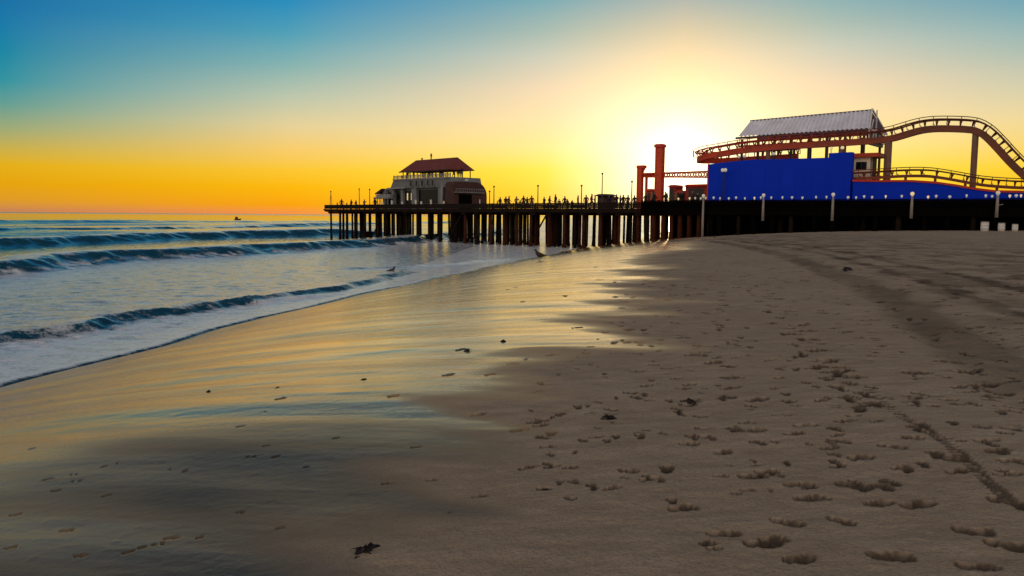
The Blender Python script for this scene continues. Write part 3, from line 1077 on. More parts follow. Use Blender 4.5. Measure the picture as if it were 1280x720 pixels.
# ------------------------------------------------------------------ coaster station with grey roof
V_S = 10.0
e0, ze0 = loc(922, 171.5, V_S)
e1, ze1 = loc(1086, 161, V_S)
r0, zr0 = loc(938, 151.5, V_S + 2.6)
r1, zr1 = loc(1089, 138, V_S + 2.6)
ze = (ze0 + ze1) / 2
zr = (zr0 + zr1) / 2
st = thing('coaster_station', 'coaster station under a sloping grey ribbed metal roof with white trussed end', 'station', F0 + AU * e0 + AV * V_S + Vector((0, 0, AD + .004)), ang_a)
sb = AD + .004
LE = e1 - e0
ra, rb = r0 - e0, r1 - e0
mb = MB()
zel, zer, zrl, zrr = ze0 - sb, ze1 - sb, zr0 - sb, zr1 - sb
n = 30
vs, fs = [], []
for i in range(n * 2 + 1):
    k = i / (n * 2)
    off = .13 if i % 2 else 0
    vs += [(LE * k, -.0 - off, zel + (zer - zel) * k + off), (ra + (rb - ra) * k, 2.6 - off, zrl + (zrr - zrl) * k + off)]
for i in range(n * 2):
    fs.append((2 * i, 2 * i + 2, 2 * i + 3, 2 * i + 1))
mb.add(vs, fs)
# far slope
mb.add([(ra, 2.61, zrl), (rb, 2.61, zrr), (LE, 7.4, zer), (0, 7.4, zel)], [(0, 1, 2, 3)])
mb.build('roof', M['roofmetal'], st)
mb = MB()
mb.bar((-.2, -.1, zel - .12), (LE, -.1, zer - .12), .16, .24)
mb.bar((ra, 2.6, zrl + .06), (rb, 2.6, zrr + .06), .3, .1)
mb.build('fascia', M['darkmetal'], st)
mb = MB()
mb.bar((-.1, -.06, zel - .62), (LE - .2, -.06, zer - .62), .1, .14)
mb.bar((.1, .2, zel - 1.1), (LE - .2, .2, zer - 1.1), .1, .22)
for k in range(24):
    x = .3 + (LE - .8) * k / 23
    zz = zel + (zer - zel) * k / 23
    mb.bar((x, -.05, zz - 1.1), (x + (.45 if k % 2 else 0), -.05, zz - .2), .06)
mb.build('eave_truss', M['track'], st)
for k in range(8):
    x = .5 + (LE - 1.0) * k / 7
    for y in (.1, 6.8):
        MB().box(x - .12, x + .12, y, y + .24, 0, zel + (zer - zel) * k / 7 - .25).build('post', M['darkmetal'], st)
mb = MB()
mb.box(.4, LE - .2, .4, 7.0, 3.6, 4.0)
mb.build('platform', M['track'], st)
mb = MB()                                          # open white gable truss
xg = LE + .10
pk = (xg + (rb - LE), 2.6, zrr + .15)
q0, q1, lw0 = (xg, -.1, zer - .05), (xg, 7.4, zer - .05), zer - 1.2
mb.bar(q0, pk, .16)
mb.bar(q1, pk, .16)
mb.bar(q0, q1, .14)
mb.bar((xg, -.1, zer - .05), (xg, -.1, lw0), .14)
mb.bar((xg, 2.6, lw0), (xg, 2.6, zrr), .12)
mb.bar((xg, -.1, lw0), (xg, 7.4, lw0), .14)
for y in (1.2, 3.9, 5.6):
    mb.bar((xg, y, lw0), (xg, y + .7, zer - .05), .1)
mb.bar((xg, .6, zer - .05), (xg, 1.4, zer + (zrr - zer) * .5), .1)
mb.build('gable_truss', M['white'], st)
mb = MB()
mb.box(LE - .35, LE - .05, .5, 6.5, zer - 1.6, zer - .2)
mb.build('end_panel', M['darkmetal'], st)
for px, py in [(1039, 187), (1053, 186), (966, 194), (929, 196)]:
    pass
# floodlights on the walkway above the blue wall
for px, py, lab in [(923, 197.0, 'small floodlight on the left part of the blue wall top'), (967, 193.5, 'bright floodlight at the middle of the blue wall top'),
                    (1039, 187, 'left of two small floodlights over the step of the blue wall'), (1053, 186, 'right of two small floodlights over the step of the blue wall'),
                    (931, 196.3, 'dimmer floodlight beside another on the left part of the blue wall top')]:
    t, z = loc(px, py, 3.6)
    zt = float(np.interp(t, [a for a, b in tops], [b for a, b in tops])) if px < 1036 else zR + .05
    p0 = F0 + AU * t + AV * 3.6
    fl = thing('floodlight', lab, 'floodlight', (p0.x, p0.y, zt), ang_a)
    hz = max(z - zt, .25)
    MB().bar((0, 0, 0), (0, 0, hz), .06).build('stem', M['darkmetal'], fl)
    MB().lathe([(.06, -.16), (.16, -.08), (.2, .02), (.14, .14), (.05, .18)], (0, 0, hz + .1), 10).build('lamp_head', M['warmlamp'] if px in (1039, 1053) else M['lamp'], fl, smooth=True)

# cream ticket booth beyond the end of the tall wall
tb0, zb0 = loc(1063, 217, 5.6)
tb1, zb1 = loc(1087, 196.5, 5.6)
bo = thing('ticket_booth', 'small cream booth with two dark windows, right of the tall blue wall', 'booth', F0 + AU * tb0 + AV * 5.6 + Vector((0, 0, AD + .004)), ang_a)
Wb = (tb1 - tb0) * 1.04
_, zw0 = loc(1075, 215, 5.6)
_, zw1 = loc(1075, 197, 5.6)
zw1 -= AD
zw0 -= AD
MB().box(0, Wb, 0, 2.4, 0, zw1).build('wall', M['cream'], bo)
MB().box(-.4, Wb + .9, -.4, 2.9, zw1 + .002, zw1 + .42).build('roof', M['track'], bo)
for k in (.42, .70):
    f_ = MB().box(Wb * k - .28, Wb * k + .26, -.03, -.002, zw0 + .25, zw0 + 1.05).build('window', M['darkmetal'], bo)
    MB().box(Wb * k - .22, Wb * k + .2, -.04, -.032, zw0 + .31, zw0 + .99).build('pane', M['glass'], f_)
MB().box(-.18, -.03, -.1, .1, 0, zw1 - .01).build('corner_post', M['palegrey'], bo)
MB().box(Wb + .2, Wb + .55, .2, .5, 0, zw1).build('side_post', M['darkmetal'], bo)

# ------------------------------------------------------------------ ride structures on the sunward end of the deck, reddened with painted sun glare
V_R = 5.0


def up(px0, px1, ytop, v, name, label, cat, mat, cap, depth=.7):
    t0, zt = loc(px0, ytop, v)
    t1, _ = loc(px1, ytop, v)
    o = thing(name, label, cat, F0 + AU * ((t0 + t1) / 2) + AV * v + Vector((0, 0, AD + .004)), ang_a)
    w = (t1 - t0)
    h = zt - AD
    mb = MB()
    for sx in (-1, 1):
        for sy in (-1, 1):
            mb.box(sx * w * .5 - (.16 if sx > 0 else 0), sx * w * .5 + (0 if sx > 0 else .16), sy * w * .5 - (.16 if sy > 0 else 0), sy * w * .5 + (0 if sy > 0 else .16), 0, h - .35)
    mb.build('corner_legs', mat, o)
    mb = MB()
    mb.box(-w * .42, w * .42, -w * .42, w * .42, 0, h - .36)
    mb.build('shaft', mat, o)
    mb = MB()
    z = .6
    while z < h - .6:
        mb.box(-w * .5 + .01, w * .5 - .01, -w * .5 + .01, w * .5 - .01, z, z + .08)
        z += .9
    mb.build('ladder_rungs', mat, o)
    return o, w, h


tw, w_, h_ = up(821.3, 829.4, 181, V_R + 1, 'ride_tower', 'tallest slim red ride tower rising into the sun glare', 'ride tower', M['glarered'], 0)
mb = MB()
mb.box(-w_ * .62, w_ * .62, -w_ * .62, w_ * .62, h_ - .35, h_ - .02)
mb.box(-w_ * .5, w_ * .5, -w_ * .5, w_ * .5, h_ - .02, h_ + .06)
mb.build('tower_head', M['redpaint'], tw)
tw2, w2, h2 = up(797.8, 803.4, 207, V_R + .6, 'ride_tower', 'shorter red ride tower with overhanging head, left of the tallest tower', 'ride tower', M['glarered'], 0)
mb = MB()
mb.box(-w2 * .55, w2 * 1.05, -w2 * .6, w2 * .6, h2 - .35, h2)
mb.hexa([(w2 * .5, -.2, h2 - .8), (w2 * .62, -.2, h2 - .8), (w2 * .62, .2, h2 - .8), (w2 * .5, .2, h2 - .8), (w2 * .5, -.2, h2 - .353), (w2 * 1.0, -.2, h2 - .353), (w2 * 1.0, .2, h2 - .353), (w2 * .5, .2, h2 - .353)])
mb.build('tower_head', M['redpaint'], tw2)
# lattice gantry
V_G = 6.2
g0, zg0 = loc(804, 217, V_G + 1)
g1, zg1 = loc(889, 214, V_G + 1)
_, zl0 = loc(804, 221, V_G + 1)
_, zl1 = loc(889, 221.5, V_G + 1)
ga = thing('lattice_gantry', 'long red lattice beam from the short red tower to the blue wall', 'gantry', F0 + AU * g0 + AV * (V_G + 1) + Vector((0, 0, AD + .004)), ang_a)
LG = g1 - g0
ab = AD + .004
for y in (0, .7):
    mb = MB()
    mb.bar((0, y, zg0 - ab), (LG, y, zg1 - ab), .16)
    mb.bar((0, y, zl0 - ab), (LG, y, zl1 - ab), .16)
    n = 13
    for k in range(n):
        a = k / n
        b = (k + 1) / n
        zt = zg0 + (zg1 - zg0) * a - ab
        zb_ = zl0 + (zl1 - zl0) * a - ab
        zt2 = zg0 + (zg1 - zg0) * b - ab
        zb2 = zl0 + (zl1 - zl0) * b - ab
        mb.bar((LG * a, y, zb_), (LG * (a + b) / 2, y, zt), .1)
        mb.bar((LG * (a + b) / 2, y, zt2), (LG * b, y, zb2), .1)
    mb.build('lattice_side', M['glarered'], ga)
mb = MB()
mb.box(LG * .0, LG * .2, .1, .6, zl0 - ab + .08, zg0 - ab - .06)
mb.build('cover_plate', M['glarered'], ga)
for xx in (.3, LG - .3):
    MB().box(xx - .12, xx + .12, .2, .5, 0, zl0 - ab).build('support_leg', M['glarered'], ga)


def kiosk(px0, px1, ytop, v, label, roofc, bodyc, over=.15, name='kiosk'):
    t0, zt = loc(px0, ytop, v)
    t1, _ = loc(px1, ytop, v)
    o = thing(name, label, 'kiosk', F0 + AU * t0 + AV * v + Vector((0, 0, AD + .004)), ang_a)
    w = t1 - t0
    h = zt - AD
    MB().box(0, w, 0, 2.2, 0, h - .28).build('wall', bodyc, o)
    mb = MB()
    mb.hexa([(-over, -over - .2, h - .277), (w + over, -over - .2, h - .277), (w + over, 2.3, h - .277), (-over, 2.3, h - .277),
             (.1, .1, h), (w - .1, .1, h), (w - .1, 2.1, h), (.1, 2.1, h)])
    mb.build('roof', roofc, o)
    MB().box(w * .15, w * .85, -.03, -.003, .95, h - .5).build('counter_opening', M['darkmetal'], o)
    MB().box(w * .1, w * .9, -.3, -.032, .82, .9).build('counter', bodyc, o)
    return o


rd = weathered('dark red cladding', (0.34, 0.035, 0.020), 0.6, 0.35, 1.0)
kiosk(857, 884, 230.5, 4.6, 'wide dark red game kiosk with flat roof just left of the blue wall', M['redpaint'], rd)
kiosk(836.5, 843.5, 231, 5.6, 'narrow red kiosk between the tall tower and the wide kiosk', M['redpaint'], rd)
kiosk(846, 852, 238, 5.2, 'lowest red kiosk, squeezed beside the wide kiosk', M['glarered'], rd)
kiosk(809, 813.5, 236, 5.4, 'narrow red ticket kiosk in the sun glare between the two red towers', M['glarered'], M['glarered'])
kiosk(747, 757.5, 242.5, 8.0, 'small dark kiosk with overhanging roof on the pier beneath the tall flagpole', M['darkmetal'], M['wing'], .4)

# ------------------------------------------------------------------ restaurant on the pier
s0 = 7.5


def ploc(px, py, v):
    d = ray(px, py)
    k = ((A + PV_ * v) - CAM).dot(PV_) / d.dot(PV_)
    p = CAM + d * k
    return (p - A).dot(PU), p.z


VR = 4.2
x0, _ = ploc(474, 254, VR)
x1, _ = ploc(567, 254, VR)
rs = thing('restaurant', 'grey two storey restaurant with open roof terrace under a dark red roof', 'restaurant', A + PU * x0 + PV_ * VR + Vector((0, 0, DK + .004)), ang_p)
rb_ = DK + .004


def rp(px, py, v=VR):
    t, z = ploc(px, py, v)
    return t - x0, z - rb_


LR = x1 - x0
DR = 6.3
xa, za = rp(488, 236)
xb, zb_ = rp(565, 233)
xc, zc = rp(492, 223.5)
xd, zd = rp(563, 222)
zF = za                                    # first floor line
zT = (zc + zd) / 2                         # terrace line
wall_l, _ = rp(476, 240)
wing_x, _ = rp(558, 240)
# ground floor: walls between openings
mb = MB()
mb.box(wall_l + 1.2, wing_x, 1.0, DR, 0, zF)
mb.build('ground_floor', M['grey'], rs)
gx = lambda px: rp(px, 245)[0]
for a, b in [(476, 480), (487, 490), (498.5, 501), (512, 518), (545, 549), (556.5, 558)]:
    MB().box(gx(a), gx(b), .4, .98, 0, zF - .002).build('wall_pier', M['grey'], rs)
mb = MB()
a_, b_ = gx(549.5), gx(552.5)
mb.hexa([(a_ - .25, .2, 0), (b_ - .35, .2, 0), (b_ - .35, .38, 0), (a_ - .25, .38, 0), (a_ + .1, .2, zT), (b_ + .1, .2, zT), (b_ + .1, .38, zT), (a_ + .1, .38, zT)])
mb.build('pilaster', M['palegrey'], rs)
for a, b, lo_, hi_ in [(480, 487, .1, .85), (490, 498, .1, .9), (501, 512, .05, .9), (518, 545, .28, .92)]:
    f_ = MB().box(gx(a) + .05, gx(b) - .05, .9, .97, zF * lo_, zF * hi_).build('window', M['darkmetal'], rs)
    MB().box(gx(a) + .12, gx(b) - .12, .86, .893, zF * lo_ + .07, zF * hi_ - .07).build('pane', M['glass'], f_)
for px in (504.5, 509.5):
    MB().box(gx(px) - .14, gx(px) + .14, .80, .85, zF * .45, zF * .78).build('lit_opening', M['warmlamp'], rs)
# upper storey flares out over the ground floor
mb = MB()
mb.hexa([(xa - .5, .3, zF), (xb, .3, zF), (xb, DR, zF), (xa - .5, DR, zF), (xc, .0, zT), (xd, .0, zT), (xd, DR, zT), (xc, DR, zT)])
mb.build('upper_floor', M['grey'], rs)
mb = MB()
mb.hexa([(xa - 1.4, -.05, zF - .1), (xa + 4.4, -.05, zF - .02), (xa + 4.4, .28, zF - .02), (xa - 1.4, .28, zF - .1),
         (xa - 1.0, -.05, zF + .18), (xa + 4.4, -.05, zF + .32), (xa + 4.4, .28, zF + .32), (xa - 1.0, .28, zF + .18)])
mb.build('canopy', M['palegrey'], rs)
for k, px in enumerate((514, 521, 528, 535, 541)):
    f_ = MB().box(gx(px) - .30, gx(px) + .30, -.06, .2, zF + .25, zT - .3).build('window', M['palegrey'], rs)
    MB().box(gx(px) - .24, gx(px) + .24, -.08, -.063, zF + .31, zT - .36).build('pane', M['glass'], f_)
mb = MB()
mb.box(xc - .1, xd + .1, -.12, -.003, zT - .18, zT + .06)
railing(mb, xc, xd, .02, zT + .06, .55, .35, 1.2)
mb.build('terrace_railing', M['palegrey'], rs)
# lower steps of the terrace on the left with awning
mb = MB()
ax0, az0 = rp(470, 242)
mb.hexa([(ax0, -.3, az0 - .1), (ax0 + 1.6, -.3, az0 + .2), (ax0 + 1.6, 3.5, az0 + .2), (ax0, 3.5, az0 - .1), (ax0 + .1, -.3, az0 + .05), (ax0 + 2.2, -.3, az0 + .85), (ax0 + 2.2, 3.5, az0 + .85), (ax0 + .1, 3.5, az0 + .05)])
mb.build('awning', M['wing'], rs)
for xx in (ax0 + .3, ax0 + 1.4):
    MB().box(xx - .04, xx + .04, -.25, -.17, 0, az0).build('awning_post', M['palegrey'], rs)
# right hand wing with rounded shoulder
wz = zT - .75
prof = [(-.25, 0), (-.25, wz - .4), (.2, wz)]
for k in range(9):
    a = math.pi / 2 * k / 8
    prof.append((DR - 1.9 + 2.3 * math.sin(a), wz - 2.2 + 2.2 * math.cos(a)))
prof.append((DR + .4, 0))
mb = MB()
n = len(prof)
xw0, xw1 = wing_x + .01, LR + .35
mb.add([(xw0, y, z) for y, z in prof] + [(xw1, y, z) for y, z in prof],
       [tuple(range(n)), tuple(range(2 * n - 1, n - 1, -1))] + [(i + n, (i + 1) % n + n, (i + 1) % n, i) for i in range(n)])
mb.build('wing', M['wing'], rs)
MB().box(xw1 + .003, xw1 + .5, -.2, DR * .92, wz * .60, wz * .60 + .12).build('balcony', M['palegrey'], rs)
mb = MB()
for k in range(16):
    y = -.15 + (DR * .92) * k / 15
    mb.bar((xw1 + .46, y, wz * .60 + .12), (xw1 + .46, y, wz * .60 + .62), .05)
mb.bar((xw1 + .46, -.2, wz * .60 + .64), (xw1 + .46, DR * .92, wz * .60 + .64), .06)
mb.build('balcony_railing', M['palegrey'], rs)
q0, q1 = rp(472, 246)[0], rp(489, 246)[0]
mb = MB()
mb.box(q0, q1 + .4, -.9, .15, zF * .52, zF * .60)
mb.box(q0 + .4, q1 + .4, -.5, .15, zF * .603, zF * .74)
mb.build('step_terrace', M['palegrey'], rs)
for k in range(5):
    xx = q0 + .1 + (q1 - q0) * k / 4
    MB().box(xx - .06, xx + .06, -.85, -.73, 0, zF * .518).build('terrace_post', M['palegrey'], rs)
for k, px in enumerate((483, 494, 507, 524, 531, 543, 559)):
    xx = rp(px, 250)[0]
    MB().box(xx - .22, xx + .22, -.75, -.69, .45, 1.35 + .25 * (k % 2)).build('menu_board', M['white' if k % 3 else 'cream'], rs)
MB().box(xw1 + .003, xw1 + .06, DR * .80, DR * .80 + .22, .1, 1.7).build('banner', M['white'], rs)
MB().box(xw1 + .003, xw1 + .05, DR * .12, DR * .55, .05, wz * .55).build('doorway', M['pitch'], rs)
for y, mt in ((DR * .34, 'white'), (DR * .56, 'palegrey')):
    MB().box(xw1 - .1, xw1 + .12, y, y + .5, wz + .15, wz + .45).build('sign_light', M[mt], rs)
# hipped roof on slim posts
q = lambda px, py: rp(px, py, VR + .2)
el, zel_ = rp(500.5, 215)
er, zer_ = rp(561, 212)
ez = (zel_ + zer_) / 2
rl, zrl_ = rp(520, 200, VR + 3)
r_r, zrr_ = rp(572, 197, VR + 3)
rz = (zrl_ + zrr_) / 2
mb = MB()
rdp = 5.2
mb.add([(el, -.3, ez), (er, -.3, ez), (er, rdp + .3, ez), (el, rdp + .3, ez), (rl, 3.0, rz), (r_r, 3.0, rz)],
       [(0, 1, 5, 4), (2, 3, 4, 5), (1, 2, 5), (3, 0, 4), (3, 2, 1, 0)])
mb.build('roof', M['rooftile'], rs)
mb = MB()
mb.box(el, er, -.36, -.303, ez - .12, ez + .06)
mb.build('eave_board', M['wing'], rs)
for k in range(13):
    xx = el + .6 + (er - el - 1.2) * k / 12
    mb = MB()
    mb.box(xx - .06, xx + .06, .1, .22, zT + .05, ez - .003)
    mb.build('post', M['darkmetal'], rs)
    if k % 2 == 0:
        MB().box(xx - .06, xx + .06, rdp - .3, rdp - .18, zT + .05, ez - .003).build('post', M['darkmetal'], rs)
for px, hh_ in ((539, 1.0), (527.5, .35)):
    xx = rp(px, 198, VR + 3)[0]
    mb = MB()
    mb.bar((xx, 3.0, rz - .1), (xx, 3.0, rz + hh_), .12)
    mb.box(xx - .13, xx + .13, 2.9, 3.1, rz + hh_ * .45, rz + hh_ * .8)
    mb.bar((xx - .3, 3.0, rz + hh_ * .25), (xx + .3, 3.0, rz + hh_ * .25), .05)
    mb.build('rooftop_vent' if hh_ > .5 else 'antenna', M['darkmetal'], rs)


# ------------------------------------------------------------------ lamp posts and masts on the pier
def pmast(px, ytop, v, label, arm=0, name='lamp_post', cat='lamp post'):
    t, z = ploc(px, ytop, v)
    p0 = A + PU * t + PV_ * v
    o = thing(name, label, cat, (p0.x, p0.y, DK + .004), ang_p)
    h = z - DK
    MB().tube([(0, 0, 0), (0, 0, .5), (0, 0, h)], [.14, .08, .055], 8).build('pole', M['darkmetal'], o, smooth=True)
    if arm:
        MB().bar((0, 0, h - .05), (arm, 0, h + .08), .06).build('arm', M['darkmetal'], o)
        MB().box(arm - .18, arm + .18, -.12, .12, h + .02, h + .14).build('lamp_head', M['darkmetal'], o)
    else:
        MB().lathe([(.05, -.05), (.12, 0), (.14, .1), (.08, .2)], (0, 0, h), 8).build('lamp_head' if name == 'lamp_post' else 'finial', M['darkmetal'], o, smooth=True)
    return o


mst = pmast(413.5, 240, 1.0, 'small stayed mast at the seaward tip of the pier', 0, 'mast', 'mast')
hm = ploc(413.5, 240, 1.0)[1] - DK
for sx in (-.55, .55):
    MB().bar((sx, 0, .6), (0, 0, hm - .1), .03).build('stay', M['darkmetal'], mst)
pmast(449, 237, 1.0, 'left of two dark lamp posts on the seaward part of the pier')
pmast(462, 237.5, 1.0, 'right of two dark lamp posts on the seaward part of the pier')
pmast(612, 240, 1.2, 'short dark post with a head beside the right end of the restaurant', 0)
pmast(617.5, 234, 1.0, 'taller dark lamp post just right of the restaurant')
pmast(672.5, 233, 1.0, 'dark lamp post a third of the way from the restaurant to the towers')
pmast(727, 233, 1.0, 'dark lamp post left of the small kiosk')
fp = pmast(753, 218, 3.0, 'tallest flagpole on the pier, above the small dark kiosk', 0, 'flagpole', 'flagpole')
pmast(790, 228, 1.0, 'thin lamp post next to the short red tower')


# ------------------------------------------------------------------ people
def person_mesh(name, pose, shirt, trousers, hairc):
    """one continuous body grown from a skeleton"""
    J = {'pelvis': (0, 0, .93, .125), 'waist': (0, .0, 1.08, .115), 'chest': (0, .01, 1.30, .135), 'neck': (0, .0, 1.47, .055),
         'jaw': (0, -.015, 1.56, .075), 'head': (0, -.005, 1.66, .092), 'crown': (0, .0, 1.73, .06)}
    E = [('pelvis', 'waist'), ('waist', 'chest'), ('chest', 'neck'), ('neck', 'jaw'), ('jaw', 'head'), ('head', 'crown')]
    for s, sx in (('l', -1), ('r', 1)):
        st_ = pose['stride'] * sx
        J['hip' + s] = (sx * .10, 0, .88, .095)
        J['knee' + s] = (sx * .11, -st_ * .5 - .02, .48, .06)
        J['ankle' + s] = (sx * .115, -st_ * .2 + (.12 if st_ < 0 else -.02) * pose['stride'], .09, .042)
        J['toe' + s] = (sx * .13, J['ankle' + s][1] - .16, .04, .035)
        ax, ay, az = pose['el' + s]
        hx, hy, hz = pose['ha' + s]
        J['sh' + s] = (sx * .19, .01, 1.40, .062)
        J['elbow' + s] = (sx * ax, ay, az, .045)
        J['hand' + s] = (sx * hx, hy, hz, .034)
        J['tip' + s] = (sx * hx, hy - .03, hz - .09, .024)
        E += [('pelvis', 'hip' + s), ('hip' + s, 'knee' + s), ('knee' + s, 'ankle' + s), ('ankle' + s, 'toe' + s),
              ('chest', 'sh' + s), ('sh' + s, 'elbow' + s), ('elbow' + s, 'hand' + s), ('hand' + s, 'tip' + s)]
    names = list(J)
    me = bpy.data.meshes.new(name)
    me.from_pydata([J[n_][:3] for n_ in names], [(names.index(a), names.index(b)) for a, b in E], [])
    o = bpy.data.objects.new(name, me)
    col.objects.link(o)
    md = o.modifiers.new('skin', 'SKIN')
    for i, n_ in enumerate(names):
        r = J[n_][3]
        me.skin_vertices[0].data[i].radius = (r * (1.25 if n_ in ('pelvis', 'waist', 'chest') else 1), r * (.85 if n_ in ('waist', 'chest') else 1))
        me.skin_vertices[0].data[i].use_root = n_ == 'pelvis'
    sub = o.modifiers.new('sub', 'SUBSURF')
    sub.levels = 1
    sub.render_levels = 1
    dg = bpy.context.evaluated_depsgraph_get()
    dg.update()
    baked = bpy.data.meshes.new_from_object(o.evaluated_get(dg))
    baked.name = name
    bpy.data.objects.remove(o)
    for mm in (M['skin'], shirt, trousers, hairc, M['cloth_black']):
        baked.materials.append(mm)
    for p in baked.polygons:
        c = p.center
        r_ = math.hypot(c.x, c.y)
        if c.z > 1.50:
            k = 3 if (c.z > 1.68 or c.y > .03) else 0
        elif c.z < .08:
            k = 4
        elif c.z < .95 and abs(c.x) < .19:
            k = 2
        elif c.z < 1.0 and abs(c.x) >= .19:
            k = 0
        else:
            k = 1
        p.material_index = k
        p.use_smooth = True
    return baked


poses = [
    dict(stride=.0, ell=(.25, .03, 1.13), hal=(.24, -.08, .90), elr=(.25, .03, 1.13), har=(.23, -.05, .88)),
    dict(stride=.5, ell=(.24, .12, 1.14), hal=(.25, .05, .91), elr=(.24, -.05, 1.13), har=(.22, -.26, 1.0)),
    dict(stride=.1, ell=(.27, -.05, 1.15), hal=(.12, -.26, 1.10), elr=(.27, -.05, 1.15), har=(.14, -.27, 1.08)),
    dict(stride=.0, ell=(.30, -.02, 1.16), hal=(.16, -.22, 1.42), elr=(.25, .04, 1.13), har=(.23, -.04, .89)),
]
pm = []
for k, (po, a, b) in enumerate([(0, 'maroon', 'denim'), (1, 'navy', 'black'), (2, 'black', 'denim'), (3, 'tan', 'black'), (0, 'black', 'tan'), (1, 'maroon', 'black')]):
    pm.append(person_mesh('person', poses[po], M['cloth_' + a], M['cloth_' + b], M['hair']))


def add_person(p0, z, rz, k, s, label, group):
    o = bpy.data.objects.new('person', pm[k % len(pm)])
    col.objects.link(o)
    o.location = (p0.x, p0.y, z)
    o.rotation_euler = (0, 0, rz)
    o.scale = (s * 1.3, s * 1.3, s * 1.08)
    return tag(o, label, 'person', group)


seg = [
    ([421, 427, 434, 440, 445, 455, 469], 'tiny dark person at the pier railing, left of the restaurant', 'people at the seaward railing'),
    ([622, 626, 633, 637, 646, 650, 655, 660, 664, 680, 688, 694, 699, 706, 710, 716, 722], 'dark silhouetted person on the pier between the restaurant and the small kiosk', 'people along the middle of the pier'),
    ([733, 740, 744, 762, 766, 770, 776, 780, 784, 793], 'dark silhouetted person between the small kiosk and the short red tower', 'people between kiosk and towers'),
]
for pxs, lab, grp in seg:
    for i, px in enumerate(pxs):
        v = random.choice([.55, .7, 1.6, 2.6])
        t, _ = ploc(px + random.uniform(-1, 1), 252, v)
        p0 = A + PU * t + PV_ * v
        add_person(p0, DK + .004, ang_p + random.choice([0, math.pi, .6, -1.2, math.pi / 2, 2.2]), random.randrange(6), random.uniform(.9, 1.06) * (.72 if random.random() < .12 else 1), lab, grp)
for i, px in enumerate([807, 815, 818, 832, 834, 845, 849, 853, 866, 872]):
    v = random.choice([.8, 1.3, 2.4])
    t, _ = loc(px, 246, v)
    p0 = F0 + AU * t + AV * v
    add_person(p0, AD + .004, ang_a + random.uniform(0, 6.2), random.randrange(6), random.uniform(.95, 1.08),
               'backlit person among the red kiosks and towers by the deck railing', 'people among the red rides')
for i, px in enumerate([508, 514, 520, 527, 533, 541, 549, 556, 563, 568, 574]):
    xx, _ = rp(px, 220, VR + 1.5)
    p0 = A + PU * (x0 + xx) + PV_ * (VR + random.uniform(1.0, 3.5))
    add_person(p0, rb_ + zT, random.uniform(0, 6.2), random.randrange(6), random.uniform(.75, .85),
               'tiny silhouetted guest on the restaurant roof terrace under the red roof', 'guests on the roof terrace')

# ------------------------------------------------------------------ white barrels at the foot of the deck
rims = M['white']
br0 = None
for px, py, lab in [(1231, 286.6, 'white trash barrel standing left of the other two on the sand under the deck'),
                    (1252, 286.8, 'white trash barrel in the middle of three under the deck'),
                    (1269, 286.3, 'smallest white trash barrel, at the right of three under the deck')]:
    tb_, _z = loc(px, 282, -1.6)
    p = F0 + AU * tb_ + AV * -1.6
    p.z = float(sand_z(np.array([p.x]), np.array([p.y]))[0]) + .02
    s = 1.0 if px == 1231 else (.86 if px == 1252 else .74)
    if br0 is None:
        br0 = thing('trash_barrel', lab, 'trash barrel', p, .3, 'white barrels at the foot of the deck')
        MB().lathe([(.30, 0), (.33, .02), (.34, .28), (.36, .3), (.34, .32), (.34, .58), (.36, .6), (.34, .62), (.33, .86), (.35, .88)], (0, 0, 0), 16).build('drum', M['white'], br0, smooth=True)
        MB().lathe([(.36, 0), (.37, .04), (.30, .06), (.29, .02)], (0, 0, .88), 16).build('rim', M['palegrey'], br0, smooth=True)
        MB().lathe([(.27, 0), (.27, .01), (.02, .02)], (0, 0, .905), 14).build('liner', M['cloth_black'], br0)
        b = br0
    else:
        b = copy_tree(br0)
        b.location = p
        b['label'] = lab
    b.location.z -= .03
    b.scale = (s * .95, s * .95, s * .92)

# ------------------------------------------------------------------ boat, birds, seaweed
p = on_z(297, 275.2, .1)
bt = thing('boat', 'small dark boat far out on the sea near the horizon', 'boat', (p.x, p.y, -.15), .35)
vs, fs = [], []
secs = [(-1.9, .85, .0), (-1.0, 1.0, -.05), (.4, .95, 0), (1.3, .6, .15), (2.0, .05, .4)]
for x, w, dz in secs:
    vs += [(x, -w, .95 + dz), (x, -w * .6, .0), (x, w * .6, .0), (x, w, .95 + dz)]
for i in range(len(secs) - 1):
    for k in range(3):
        fs.append((i * 4 + k, i * 4 + k + 1, i * 4 + 5 + k, i * 4 + 4 + k))
    fs.append((i * 4 + 3, i * 4, i * 4 + 4, i * 4 + 7))
fs.append((0, 1, 2, 3))
MB().add(vs, fs).build('hull', M['hull'], bt)
mb = MB()
mb.hexa([(-1.5, -.75, .96), (.5, -.75, .96), (.5, .75, .96), (-1.5, .75, .96), (-1.4, -.65, 2.2), (.1, -.65, 2.2), (.1, .65, 2.2), (-1.4, .65, 2.2)])
mb.build('cabin', M['hull'], bt)
MB().box(-1.6, .3, -.8, .8, 2.203, 2.3).build('cabin_roof', M['darkmetal'], bt)
for y in (-.9, .9):
    pass
MB().box(-1.1, -.1, -.78, -.72, 1.5, 2.0).build('window', M['glass'], bt)


